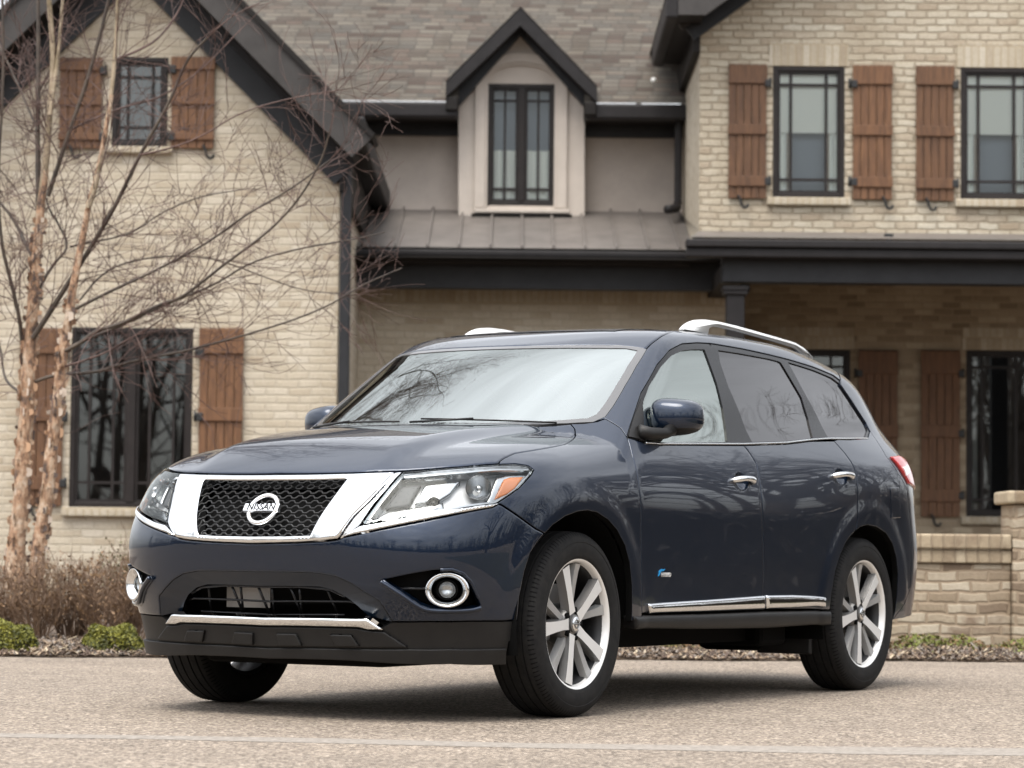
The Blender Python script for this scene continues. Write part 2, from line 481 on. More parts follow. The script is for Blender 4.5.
f_ = t_.tex(t_.obj(), 30, 5); t_.l(t_.ramp(f_, [(.3, (.008, .008, .0085)), (.75, (.018, .017, .016))]), t_.b.inputs['Base Color'])
cav = mat('cavity_black', (.003, .003, .003), .8, 0, 0, .1)
alloy = mat('machined_alloy', (.80, .79, .77), .34, .35)
alloy_grey = mat('grey_painted_alloy', (.16, .157, .153), .36, .6, .3)
iron = mat('brake_iron', (.30, .29, .28), .38, 1.)
trim_int = mat('cabin_grey_trim', (.18, .17, .155), .75)
trim_beige = mat('cabin_pale_leather', (.42, .40, .36), .6)
red_l = mat('red_lamp_plastic', (.42, .012, .016), .12, 0, 1.)
white_l = mat('white_lamp_plastic', (.75, .72, .72), .12, 0, 1.)
amber = mat('amber_lamp_plastic', (.62, .20, .055), .2, 0, 1.)
lampsilver = mat('lamp_reflector', (.42, .43, .44), .22, 1.)
lampgrey = mat('lamp_dark_bezel', (.56, .565, .57), .35, .2)
badge_blue = mat('badge_blue', (.02, .28, .62), .2, 0, .6)
def glass_mat(name, tint, ior, gc=(.95, .98, .96)):
    mt = bpy.data.materials.new(name); mt.use_nodes = True; t = NT(mt); t.t.nodes.remove(t.b)
    tr = t.n('BsdfTransparent'); tr.inputs['Color'].default_value = (*tint, 1)
    gl = t.n('BsdfGlossy'); gl.inputs['Roughness'].default_value = .0; gl.inputs['Color'].default_value = (*gc, 1)
    fr = t.n('Fresnel'); fr.inputs['IOR'].default_value = ior; mx = t.n('MixShader')
    t.l(fr.outputs[0], mx.inputs[0]); t.l(tr.outputs[0], mx.inputs[1]); t.l(gl.outputs[0], mx.inputs[2])
    t.l(mx.outputs[0], t.t.nodes['Material Output'].inputs['Surface']); return mt
glass_ws = glass_mat('windscreen_glass', (.74, .84, .80), 4.8, (.95, 1., .965))
glass_fr = glass_mat('green_tinted_glass', (.66, .78, .72), 4.2, (.93, 1., .95))
glass_rr = glass_mat('privacy_glass', (.035, .035, .038), 1.9, (1., .985, .99))
glass_lamp = glass_mat('clear_lamp_lens', (.96, .97, .97), 1.26)

# ================================================================== car
car = empty('parked_car')
tag(car, 'dark blue three row SUV parked on the driveway, front wheel towards the viewer', 'car')

def hitx(y, z, back=False):
    y = np.atleast_1d(np.asarray(y, float)); z = np.broadcast_to(np.asarray(z, float), y.shape)
    s = -1 if back else 1
    D = np.tile(np.array([s, 0., 0.]), (len(y), 1)); O = np.stack([0*y+(-2. if not back else -2.), y, z], 1)
    return cast(O, D, 0, 3.2, 160)[0]
def hity(x, z):
    x = np.atleast_1d(np.asarray(x, float)); z = np.broadcast_to(np.asarray(z, float), x.shape)
    return cast(np.stack([x, 0*x, z], 1), np.tile(np.array([0, 1., 0]), (len(x), 1)), 0, 1.3)[0]
def hitz(x, y):
    x = np.atleast_1d(np.asarray(x, float)); y = np.broadcast_to(np.asarray(y, float), x.shape)
    return cast(np.stack([x, y, 0*x+.8], 1), np.tile(np.array([0, 0, 1.]), (len(x), 1)), 0, 1.3)[0]

# --- shared outlines (visible side)
LENS = px([(361.6, 523.8), (378.8, 500), (403.4, 471.3), (427, 469.5), (462, 466.6), (498.8, 464.2), (516, 463.6), (528.4, 465.6), (534, 469.7),
           (531.6, 474.4), (519, 488.4), (497, 503.3), (467.5, 506.4), (427, 513.2), (394, 518.6)])
HOODCUT = px([(499, 463), (500, 461), (503.8, 458.4), (514, 453.6), (536, 450), (564, 444.5), (572, 440), (575.5, 434), (575, 429), (571, 424)])
ARCHF = px([(545, 533.6), (553, 525), (565.6, 516.4), (578, 511.7), (587.5, 510.6), (597, 512.5), (608, 519.5), (617, 529.7), (625, 545), (629.7, 562.5), (632, 586), (632, 609), (631.5, 621)])
ARCHF_LOW = px([(545, 533.6), (539, 540.6), (531, 553), (525, 572), (520, 597), (517.8, 620.5)])
DOORGAP = px([(627, 437.5), (632, 455), (635.8, 469), (639, 489), (641, 520), (641.2, 560), (641.5, 600), (641.8, 614)])
BGAP = px([(743.8, 445.3), (749.5, 452.5), (756, 463), (759, 478), (761.5, 497.5), (762.7, 520), (763.4, 550), (764, 609.5)])
CGAP = px([(834, 440.8), (844, 452), (852, 463), (855.8, 472.5), (857.2, 485), (857.8, 503.7), (857.2, 522.5), (855.5, 531)])
ARCHR_F = px([(855.5, 531), (850, 537), (846, 543), (840, 557), (835.5, 572), (832, 593), (830, 610)])
ARCHR = px([(855.5, 531), (860, 527), (867.5, 525), (877, 527), (886, 533), (892.5, 543.4), (896.4, 557.5), (898, 574.7), (897, 595), (895, 611), (892.5, 620)])
DLO_TOP = px([(627, 437.5), (629.5, 428), (641, 393), (657, 364.7), (669.4, 350.3), (682, 343.8), (697.5, 342.6), (711.6, 343.4), (744, 349), (771, 355), (787, 359), (815, 367.5), (833.8, 375.3), (846, 384.7), (855.6, 395.6), (865, 409), (869.5, 419), (870.5, 430), (868, 438.5)])
DLO_BOT = px([(868, 438.5), (848, 438.6), (827.5, 438.6), (810, 439.8), (787, 442.6), (743.5, 444), (690, 443.7), (660, 443.6), (645, 442)])
DPILLAR = px([(841, 384.5), (853, 402), (866, 422), (877, 441), (886, 456), (898, 473.5), (906.5, 488), (909, 505), (911, 530), (911.5, 560), (910, 590), (903, 606), (892.5, 620)])

# bonnet
yy = np.linspace(1, 0, 9)
hr = HOODCUT[-1]
cowl = np.stack([-.045-(-.045-hr[0])*(yy)**2.0, hr[1]*yy, 0*yy], 1)
cowl = hitz(cowl[1:, 0], cowl[1:, 1])
front_edge = px([(262, 473), (300, 473), (355, 472), (401, 470.3), (427, 468.6), (462, 465.9)])
hood = patch('hood', FRONT, half(np.vstack([front_edge, HOODCUT, cowl])), paint, car, gap=.0025, grid=.026, flange=.022, round_edge=.007)

# front bumper skin with its fog lamp openings
chrome_low = px([(260, 543.6), (300, 542.4), (325, 541), (338, 539.3)])
strip_low = px([(343, 537.2), (380, 529.4), (410, 523.4), (442.5, 517), (475, 510.2), (492.5, 507.2), (498.5, 504)])
seam = px([(501.5, 505), (520, 517.5), (536, 529)])
valance_seam = px([(517.8, 620.5), (470, 621.3), (430, 621.9), (392, 622)])
mouth_out = px([(379, 601.2), (364, 592.5), (350, 583.5), (335, 576.6), (316, 573.2), (290, 572.3), (260, 572)])
FOG = px([(381, 581), (405, 575.5), (431.6, 570.6), (446, 569.2), (458, 571.5), (466, 577), (473, 587), (480, 604.7), (479, 608), (467.5, 610.4), (430, 610.2), (419, 606), (400, 593)])
FOGM = FOG*np.array([1, -1, 1])
bump_out = half(np.vstack([chrome_low, strip_low, seam, ARCHF_LOW, valance_seam[1:], mouth_out]))
bumper = patch('front_bumper', FRONT, bump_out, paint, car, holes=(FOG, FOGM), gap=.002, grid=.026, flange=.03, round_edge=.006)
# bevelled band into the lower opening
def ring(name, outer, d0, inner, d1, mt, parent, n=120, steps=8):
    def rs(p):
        s = np.concatenate([[0], np.cumsum(np.linalg.norm(np.diff(p, axis=0), axis=1))]); t = np.linspace(0, s[-1], n)
        return np.stack([np.interp(t, s, p[:, k]) for k in range(3)], 1)
    a = rs(outer); b = rs(inner); a = a+grad(a)*d0; b = b+grad(b)*d1; V = []; F = []
    for k in range(steps+1):
        u = k/steps; V.append(a*(1-u)+b*u)
    V = np.vstack(V)
    for k in range(steps):
        for i in range(n-1): F.append((k*n+i, k*n+i+1, (k+1)*n+i+1, (k+1)*n+i))
    f = np.array([1, -1, 1]); nv = len(V)
    V2 = np.vstack([V, V*f]); F2 = F+[tuple(i+nv for i in q[::-1]) for q in F]
    return mesh_obj(name, V2, F2, mt, parent, True)
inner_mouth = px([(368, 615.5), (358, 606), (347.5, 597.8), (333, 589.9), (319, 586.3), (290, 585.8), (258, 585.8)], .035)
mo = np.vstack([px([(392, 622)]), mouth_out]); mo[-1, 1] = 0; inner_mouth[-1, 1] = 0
ring('lower_grille_surround', mo, -.004, inner_mouth, 0, mat('shaded_intake_paint', (.0035, .0095, .020), .32, 0, .45, .3, coat_rough=.12), bumper)  # same body paint, made duller: the down-facing band's shade is put into the material
# black lower valance, skid panel and their raised details
low = px([(516, 637), (509, 642), (505, 664)])
VAL = half(np.vstack([px([(260, 622), (300, 622.3), (357, 624), (369, 628), (383, 628), (392, 623.2), (430, 622.8), (470, 622.2), (517.2, 621.6)]), low, px([(450, 663.6), (391, 663), (354, 660.3), (310, 658.8), (260, 657.8)])]))
valance = patch('lower_valance', FRONT, VAL, black, car, off=-.004, grid=.03, flange=.06)
LIP = half(np.vstack([px([(260, 647.8), (330, 648.6), (410, 649.2), (450, 649), (505.5, 648.5), (505, 664), (450, 663.6), (391, 663), (354, 660.3), (310, 658.8), (260, 657.8)])]))
patch('valance_lip', FRONT, LIP, black, valance, off=.008, grid=.03, flange=.014, round_edge=.004)
SKID = half(px([(260, 626.5), (357, 628.2), (372, 631), (384, 631.5), (408, 647), (330, 646.6), (260, 645.8)]))
patch('skid_panel', FRONT, SKID, black, valance, off=.010, grid=.03, flange=.02, round_edge=.005)
for q in ([(332, 633.4), (353, 634), (361, 645.5), (338, 645.2)], [(279, 632.6), (298, 632.8), (304, 645), (282, 644.8)]):
    patch('skid_pad', FRONT, px(q), black, valance, off=.022, grid=.02, flange=.02, round_edge=.004, both=True)
STRIP = half(px([(260, 616.5), (310, 617), (357, 617.9), (368, 617.8), (383.8, 628.6), (369, 628.6), (360, 626.2), (310, 625), (260, 624.4)]))
patch('bumper_chrome_strip', FRONT, STRIP, chrome, car, off=.012, pillow=(.014, .008), thick=.03, grid=.02)
# lower grille
def polar_in(P, d): return P+grad(P)*d
LG = half(np.vstack([px([(260, 584), (319, 584), (333, 588), (348, 596), (370, 616), (368, 621), (310, 621), (260, 621)])]))
lg = patch('lower_grille', FRONT, LG, cav, car, off=-.17, grid=.05, flange=0)
mb = MB()
def mir(P): return np.vstack([P, (P*np.array([1, -1, 1]))[::-1][1:]])
for v_ in (601.6,):
    P = px([(356, v_+2), (350, v_), (330, v_-.2), (300, v_-.4), (256, v_-.5)], .055); P[-1, 1] = 0; mb.tube(mir(P), .0045, 6)
for u_ in (192, 218, 250, 286, 320):
    P = px([(u_+40, 586), (u_+52, 615)], .06)
    for f in (1, -1): mb.tube(P*np.array([1, f, 1]), .006, 6)
for v_ in (586.5, 615):
    P = px([(345, v_+(10 if v_ < 600 else 0)), (330, v_+(3 if v_ < 600 else 0)), (300, v_), (256, v_)], .045); P[-1, 1] = 0; mb.tube(mir(P), .006, 6)
mb.build('grille_bars', gloss, lg)
rad = MB()
rad.box(.765, .775, -.28, -.06, .44, .56); rad.build('radiator', iron, lg)

# fog lamps
for s in (1, -1):
    f = np.array([1, s, 1])
    pocket = patch('fog_lamp_pocket', FRONT, FOG, cav, car, off=-.055, grid=.04, flange=0, mirror=(s < 0))
    mbf = MB()
    cpt = px([(447, 590)])[0]*f; nrm = grad(cpt[None])[0]
    nrm = np.array([nrm[0]+.55, nrm[1], -.0]); nrm /= np.linalg.norm(nrm)
    tx = np.cross([0, 0, 1], nrm); tx /= np.linalg.norm(tx); tz = np.cross(nrm, tx)
    def put(mbx, prof, n=40, sx=1.24, o=-.012):
        v = []; fc = []
        for r, d in prof:
            for k in range(n):
                a = 2*math.pi*k/n; v.append(cpt+tx*(r*sx*math.cos(a))+tz*(r*math.sin(a))+nrm*(d+o))
        for i in range(len(prof)-1):
            for k in range(n): fc.append((i*n+k, (i+1)*n+k, (i+1)*n+(k+1) % n, i*n+(k+1) % n))
        mbx.add(v, fc, True)
    put(mbf, [(.070, -.045), (.071, -.004), (.069, .006), (.065, .009), (.060, .006), (.054, -.004), (.042, -.022), (.039, -.03)])
    fog = mbf.build('fog_lamp', chrome, car, fix=True)
    m2 = MB(); put(m2, [(.040, -.018), (.036, -.016), (.034, -.03), (.001, -.05)], sx=1.05); m2.build('bulb_hood', cav, fog)
    m2 = MB(); put(m2, [(.033, -.018), (.03, -.008), (.02, -.003), (.001, 0)], sx=1.02); m2.build('lens', glass_lamp, fog)
    m2 = MB(); put(m2, [(.032, -.02), (.02, -.034), (.001, -.04)], sx=1.02); m2.build('reflector', lampsilver, fog)
    lipo = strip_outline(px([(382, 581.8), (400, 593.6), (419, 607), (430, 610.8), (467.5, 611), (480, 608.4)]), .009, FRONT)
    patch('fog_lamp_trim', FRONT, lipo, paint, car, off=.001, pillow=(.006, .006), grid=.02, thick=.03, mirror=(s < 0))
    lt = px([(381.5, 581), (400, 592.4), (419, 605.8), (430, 609.8), (467.5, 610), (479, 607)]); lt = chaikin(lt+grad(lt)*.014, 2, False)*f
    tb = MB(); tb.tube(lt, .0085, 10); tb.build('fog_lamp_ledge', paint, car)
    lip2 = strip_outline(px([(440, 569.8), (452, 569.4), (463, 573.5), (471, 582), (478, 598)]), .005, FRONT)
    patch('fog_lamp_eyebrow', FRONT, lip2, paint, car, off=.002, pillow=(.004, .006), grid=.02, thick=.02, mirror=(s < 0))
    b = MB(); Pb = px([(398, 590.8), (412, 590.6), (428, 590.6)]); Pb = (Pb+grad(Pb)*-.03)*f; b.tube(Pb, .007, 6); b.build('pocket_bar', gloss, pocket)

# chrome surround of the grille
g_out = px([(260, 477.4), (300, 477.1), (353, 476), (394, 474.6), (383.4, 486), (370, 500.5), (354, 516), (339, 538.4), (325, 540.3), (300, 541.8), (260, 543)])
g_in = half(px([(260, 482), (310, 481.6), (348.6, 480.6), (335, 498.4), (323.5, 514.5), (311.5, 536), (290, 536.6), (260, 536.8)]))
surround = patch('chrome_grille_surround', FRONT, half(g_out), chrome, car, holes=(g_in,), off=.010, pillow=(.010, .007), thick=.055, grid=.022)
facet = px([(394.6, 472.2), (401.2, 471.6), (388, 486.5), (372.5, 504.8), (360.4, 523.2), (350, 532), (341.5, 538.2), (339.6, 538.3), (354.6, 516.2), (370.6, 500.7), (384, 486.2)])
patch('chrome_grille_flank', FRONT, facet, chrome, car, off=-.004, pillow=(.006, .004), thick=.03, grid=.016, both=True)
under = np.vstack([px([(342.8, 536.8), (360, 526.6), (366, 525.5), (380, 523.4), (410, 517.4), (442.5, 511.4), (473, 507), (494.5, 504), (498, 503.8), (492.5, 506.8), (475, 509.8), (442.5, 516.4), (410, 522.8), (380, 528.9)])])
patch('headlamp_chrome_strip', FRONT, under, chrome, car, off=.003, pillow=(.006, .006), thick=.03, grid=.016, both=True)
# grille mesh
gp = patch('grille', FRONT, half(px([(260, 478), (310, 478), (353, 477), (338, 498.4), (327, 514.5), (313, 539), (290, 539), (260, 539)])), cav, car, off=-.075, grid=.05, flange=0)
mb = MB(); zs = np.arange(.722, .985, .0205)
for r_i, z0 in enumerate(zs):
    yv = np.arange(-.40, .4001, .0052)
    ph = yv/.054+(.5 if r_i % 2 else 0)
    zz = z0+.0062*np.sin(2*np.pi*ph)+.0016*np.sin(6*np.pi*ph)
    P = hitx(yv, zz); P = P+grad(P)*-.030
    ok = (np.abs(yv) < .405-(.965-zz)*-.0-(.965-zz)*.42)
    P = P[ok]
    if len(P) > 3: mb.tube(P, .0030, 5)
mb.build('mesh', mat('grille_gloss_black', (.02, .02, .021), .30, .0, .0), gp)
# emblem on the grille
ec = hitx([0.], [.852])[0]; en = grad(ec[None])[0]; emb = empty('emblem', parent=car)
et = np.array([0, 1., 0]); ez = np.cross(en, et); eo = ec-en*.024
def EP(a, b, c): return tuple(eo+et*a+ez*b+en*c)
mb = MB(); mb.tube([EP(.066*math.cos(a), .066*math.sin(a), 0) for a in np.linspace(0, 2*math.pi, 49)], .0105, 10, cap=False)
bar = [(-.088, -.019), (.088, -.019), (.088, .019), (-.088, .019)]
v = [EP(a, b, .004) for a, b in bar]+[EP(a*.97, b*.84, .017) for a, b in bar]
mb.add(v, [(4, 5, 6, 7), (0, 1, 5, 4), (1, 2, 6, 5), (2, 3, 7, 6), (3, 0, 4, 7)])
mb.build('badge', mat('brushed_badge_chrome', (.84, .84, .85), .22, 1.), emb)
def text(name, s, mt, parent, origin, ax, ay, width, depth=.002):
    cu = bpy.data.curves.new(name, 'FONT'); cu.body = s; cu.align_x = 'CENTER'; cu.align_y = 'CENTER'; cu.extrude = .02; cu.offset = .010
    o = bpy.data.objects.new(name, cu); COL.objects.link(o); bpy.context.view_layer.update()
    sx = width/max(o.dimensions.x, 1e-3)
    dg = bpy.context.evaluated_depsgraph_get(); me = bpy.data.meshes.new_from_object(o.evaluated_get(dg)); bpy.data.objects.remove(o)
    me.materials.clear(); me.materials.append(mt)
    ax = Vector(ax); ay = Vector(ay); az = ax.cross(ay)
    for q in me.vertices: q.co = Vector(origin)+ax*q.co.x*sx+ay*q.co.y*sx*1.05+az*q.co.z*(depth/.02)
    o = bpy.data.objects.new(name, me); COL.objects.link(o); o.parent = parent; return o
text('lettering', 'NISSAN', mat('black_lettering', (.004, .004, .004), .9, 0, 0, 0.), emb, EP(0, 0, .0175), et, ez, .134, .0008)

# headlamps
for s in (1, -1):
    f = np.array([1, s, 1]); mir = s < 0
    hl = empty('headlamp', parent=car)
    patch('lens', FRONT, LENS, glass_lamp, hl, off=.002, grid=.024, gap=.003, flange=.012, mirror=mir, round_edge=.006)
    patch('housing', FRONT, LENS, lampgrey, hl, off=-.062, grid=.04, gap=-.002, flange=0, mirror=mir)
    q = FRONT.to(LENS); q = q[::-1] if area2(q) < 0 else q
    q = resample(q, .014); inn = inset(q, .013); low_ = FRONT.S(inn)
    patch('bezel', FRONT, LENS, lampsilver, hl, holes=(low_,), off=-.012, gap=.003, grid=.02, flange=.055, mirror=mir)
    patch('upper_rim', FRONT, px([(402, 474.5), (427, 470.5), (462, 467.6), (498.8, 465.2), (516, 464.6), (528, 466.5), (531, 470), (520, 470.5), (498, 470), (462, 473), (427, 476), (404, 478)]), lampsilver, hl, off=-.008, pillow=(.006, .006), grid=.02, mirror=mir)
    patch('turn_signal', FRONT, px([(505, 478), (511, 476), (525, 475.6), (516.5, 487.5), (508, 494), (495.6, 499)]), amber, hl, off=-.012, pillow=(.008, .006), grid=.015, mirror=mir)
    patch('signal_frame', FRONT, px([(498, 475), (509, 472), (528, 471.5), (530, 474), (518, 489), (497, 502), (488, 503), (493, 490)]), lampsilver, hl, off=-.026, pillow=(.01, .008), grid=.015, mirror=mir)
    patch('inner_shelf', FRONT, px([(366, 521), (386, 507.5), (412, 503.5), (444, 498.5), (446, 507), (420, 512), (392, 516.5)]), lampsilver, hl, off=-.035, pillow=(.014, .012), grid=.015, mirror=mir)
    patch('shade_panel', FRONT, px([(383, 503), (401, 480), (420, 477.5), (408, 500)]), mat('lamp_shade_grey', (.07, .072, .076), .6, 0, 0, .2), hl, off=-.045, pillow=(.01, .008), grid=.015, mirror=mir)
    patch('silver_panel', FRONT, px([(414, 499), (425, 478), (462, 474.5), (452, 489), (440, 496)]), lampsilver, hl, off=-.042, pillow=(.01, .008), grid=.015, mirror=mir)
    for (u, vv, r, dp) in ((478, 486, .052, .05), (432, 501.5, .027, .03)):
        c0 = px([(u, vv)])[0]*f; n0 = grad(c0[None])[0]; n0 = n0+np.array([.8, 0, 0]); n0 /= np.linalg.norm(n0)
        a1 = np.cross([0, 0, 1], n0); a1 /= np.linalg.norm(a1); a2 = np.cross(n0, a1)
        v = []; fc = []; n = 28; m_ = 6
        for i in range(m_+1):
            rr = r*(1-i/m_*.82); dd = -.02-dp*(1-(rr/r)**2)
            for k in range(n):
                rk = rr*(1+.035*(k % 2)*(i > 0)); an = 2*math.pi*k/n; v.append(c0+a1*rk*math.cos(an)+a2*rk*math.sin(an)+n0*dd)
        for i in range(m_):
            for k in range(n): fc.append((i*n+k, i*n+(k+1) % n, (i+1)*n+(k+1) % n, (i+1)*n+k))
        mesh_obj('reflector', v, fc, lampsilver, hl, True)
        sp = MB(); kk = .016 if r > .04 else .018
        v = []; fc = []
        for i in range(7):
            th = math.pi/2*i/6; rr = kk*math.cos(th); dd = -.035+kk*math.sin(th)
            for k in range(16): an = 2*math.pi*k/16; v.append(c0+a1*rr*math.cos(an)+a2*rr*math.sin(an)+n0*dd)
        for i in range(6):
            for k in range(16): fc.append((i*16+k, i*16+(k+1) % 16, (i+1)*16+(k+1) % 16, (i+1)*16+k))
        mesh_obj('projector', v, fc, gloss if r < .04 else lampsilver, hl, True)

# wings, doors, body side
wing = np.vstack([LENS[5:12], px([(501.5, 504.6), (520, 517), (536, 528.6)]), ARCHF, px([(641.6, 620.6)]), DOORGAP[::-1], px([(620.6, 428.2), (605, 418.8), (597, 421.8), (584, 423.6)]), HOODCUT[::-1][:-1]])
patch('front_wing', FRONT, wing, paint, car, gap=.0025, grid=.024, flange=.02, both=True, round_edge=.002)
HANDLE = {}
def ell(cx, cz, a, b, n=28):
    t = np.linspace(0, 2*math.pi, n, endpoint=False); return hity(cx+a*np.cos(t), cz+b*np.sin(t))
h1 = px([(741.5, 481.5)])[0]; h2 = px([(841, 477)])[0]
cups = [ell(h[0], h[2], .062, .038) for h in (h1, h2)]
fdoor = np.vstack([DOORGAP, px([(700, 612.6), (763.6, 610.2)]), BGAP[::-1], px([(690, 444.9), (660, 444.7), (645, 443.2)])])
rdoor = np.vstack([BGAP, ARCHR_F[::-1], CGAP[::-1], px([(810, 441.2), (787, 444)])])
for s in (1, -1):
    f = np.array([1, s, 1]); mir = s < 0
    for nm, o_, cup, h in (('front_door', fdoor, cups[0], h1), ('rear_door', rdoor, cups[1], h2)):
        d_ = patch(nm, SIDE, o_, paint, car, holes=(cup,), gap=.0025, grid=.026, flange=.02, mirror=mir, round_edge=.005)
        def cupdepth(P, h=h): 
            return -.028*np.maximum(0, 1-((P[:, 0]-h[0])/.062)**2-((P[:, 2]-h[2])/.038)**2)
        patch('handle_cup', SIDE, cup, paint, d_, gap=-.002, grid=.008, flange=0, mirror=mir, tilt=cupdepth)
        xs_ = h[0]+np.array([.088, .082, .055, .02, -.02, -.055, -.088, -.096]); zz_ = h[2]+np.array([.002, .003, .005, .006, .005, .003, .001, .0])
        P = hity(xs_, zz_); lift = np.array([-.005, .012, .030, .037, .037, .032, .018, -.004]); P = (P+grad(P)*lift[:, None])*f
        hb = MB(); hb.tube(chaikin(P, 2, False), list(np.interp(np.linspace(0, 1, len(chaikin(P, 2, False))), np.linspace(0, 1, 8), [.008, .013, .014, .0125, .0135, .017, .018, .010])), 12); hb.build('door_handle', chrome, d_)
        # chrome lower moulding
        mold = px([(647, 603.8), (706, 599.8), (762.6, 595.6), (763, 608.8), (700, 611.4), (648, 613.2)]) if nm == 'front_door' else px([(765, 595.4), (792, 595), (824, 597.2), (823.8, 607), (790, 607.8), (765.4, 608.6)])
        patch('chrome_moulding', SIDE, mold, chrome, d_, off=.006, pillow=(.018, .012), thick=.02, grid=.02, mirror=mir)
    sill = px([(633, 616.6), (642, 616), (700, 614), (764, 611.6), (829, 611.4), (828.4, 624.6), (762, 627.9), (690, 628.8), (633.5, 629)])
    sl = patch('sill_cladding', SIDE, sill, black, car, off=.004, pillow=(.02, .016), thick=.05, grid=.02, mirror=mir)
    bs = np.vstack([DLO_TOP, px([(850, 439.8), (838, 439.6)]), CGAP, ARCHR[1:], DPILLAR[::-1][1:]])
    ditch_f = px([(646.5, 349), (650.6, 344.6), (661.6, 336.4), (672.5, 331.8)])
    dx = np.array([-1.62, -1.9, -2.3, -2.7, -3.0, -3.2]); ditch_r = hitz(dx, np.array([.605, .61, .605, .592, .575, .56]))
    apill = px([(593, 421.6), (605, 416.4), (613, 405.7), (624.5, 386), (636, 366)])
    body_side = np.vstack([bs, ditch_r[::-1], ditch_f[::-1], apill[::-1], px([(605, 418.6), (620.6, 428)])])
    bsd = patch('body_side', SIDE, body_side, paint, car, gap=.002, grid=.024, flange=.02, mirror=mir, round_edge=.002)
    # window surround and panes
    dlo = np.vstack([DLO_TOP, DLO_BOT])
    gF = px([(645.5, 440.6), (643, 430), (642.5, 412), (644.5, 400), (650, 385), (661.6, 366.4), (672.5, 355), (683.4, 350.2), (694.4, 349), (705.3, 349.2), (710, 361.6), (717.8, 383.4), (723.6, 407), (727, 430), (728.2, 441.4), (690, 441.6), (660, 441.6)])
    gR = px([(719, 349.8), (740, 353), (770, 358.6), (779.4, 361), (782, 362.6), (791.6, 378.6), (802.5, 397.3), (808.8, 417.6), (813.6, 437.4), (806, 438.6), (787, 440.6), (753, 441.4), (747, 430), (739.7, 410), (728.8, 385), (721, 362)])
    gQ = px([(789, 362), (815, 370), (833, 377.6), (844.6, 386.6), (854, 397.4), (863, 410.6), (867.4, 420), (868, 430), (865.5, 436.8), (848, 437.2), (829, 437.2), (817.5, 414.6), (803, 388)])
    wf = patch('window_surround', SIDE, dlo, gloss, car, holes=(gF, gR, gQ), off=-.005, gap=.001, grid=.03, flange=.03, mirror=mir)
    for nm, gl_, mt_ in (('front_side_window', gF, glass_fr), ('rear_side_window', gR, glass_rr), ('quarter_window', gQ, glass_rr)):
        patch(nm, SIDE, gl_, mt_, car, off=-.011, gap=-.003, grid=.028, flange=0, mirror=mir)
    belt = strip_outline(np.vstack([px([(646, 442.6)]), DLO_BOT[::-1][1:]]), .0042, SIDE)
    patch('belt_moulding', SIDE, belt, chrome, car, off=.0, pillow=(.0035, .004), thick=.02, grid=.02, mirror=mir)
    # filler door
    if s > 0:
        fdr = px([(889.6, 487.6), (898.4, 487.2), (900.4, 517.6), (891, 518.4)])
        patch('fuel_filler_door', SIDE, fdr, paint, car, off=.003, grid=.02, flange=.006, round_edge=.004)
    # wheel houses
    for cx in (0., -2.9):
        wmb = MB(); v = []; fc = []; n = 30
        for k in range(n+1):
            a = math.pi*1.07*k/n-math.pi*.08
            for yv in (.52, .93): v.append((cx+.475*math.cos(a), s*yv, .383+.475*math.sin(a)))
        for k in range(n): fc.append((2*k, 2*k+1, 2*k+3, 2*k+2))
        v.append((cx, s*.52, .383)); c0 = len(v)-1
        for k in range(n): fc.append((2*k, 2*k+2, c0))
        mesh_obj('wheel_arch_liner', v, fc, cav, car, True)
    # arch lips: the edge rolled inwards
    for nm, arc in (('front_arch_lip', np.vstack([ARCHF_LOW[::-1], ARCHF[1:]])), ('rear_arch_lip', np.vstack([ARCHR_F[::-1], ARCHR[1:]]))):
        a = resample(arc, .03, False); v = []; fc = []
        for q in a: v += [q, q+np.array([0, -.03, 0])]
        v = [tuple(np.array(p)*f) for p in v]
        for k in range(len(a)-1): fc.append((2*k, 2*k+1, 2*k+3, 2*k+2))
        mesh_obj(nm, v, fc, cav, bsd if 'rear' in nm else bumper, True)

# windscreen, roof, tail
yv = np.linspace(0, .60, 10)
hdr = hitx(yv, 1.615+.008*yv*yv)
wsr = px([(646.5, 349), (636, 366), (624.5, 386), (613, 405.7), (605, 416.4), (593, 421.6)])
cy = np.linspace(wsr[-1, 1], 0, 10)[1:]
cb_ = np.stack([-.085-(-.085-wsr[-1, 0])*(cy/wsr[-1, 1])**2, cy], 1); cb_ = hitz(cb_[:, 0], cb_[:, 1])
WS = half(np.vstack([hdr, wsr, cb_]))
wscr = patch('windscreen', SIDE, WS, glass_ws, car, off=-.004, grid=.03, gap=.002, flange=0)
q = SIDE.to(WS); q = q[::-1] if area2(q) < 0 else q
q = resample(q, .03)
def frit(P):
    pass
inn = inset(q, .030); band = patch('windscreen_border', SIDE, WS, mat('ceramic_border', (.09, .088, .088), .28, 0, .5), car, holes=(SIDE.S(inn),), off=-.0015, grid=.03, flange=.012)
cowlp = np.vstack([cowl[::-1], HOODCUT[-1:]]); cw = half(np.vstack([cowlp, px([(584, 423.4)]), np.vstack([wsr[-1:], cb_])]))
mb = MB()
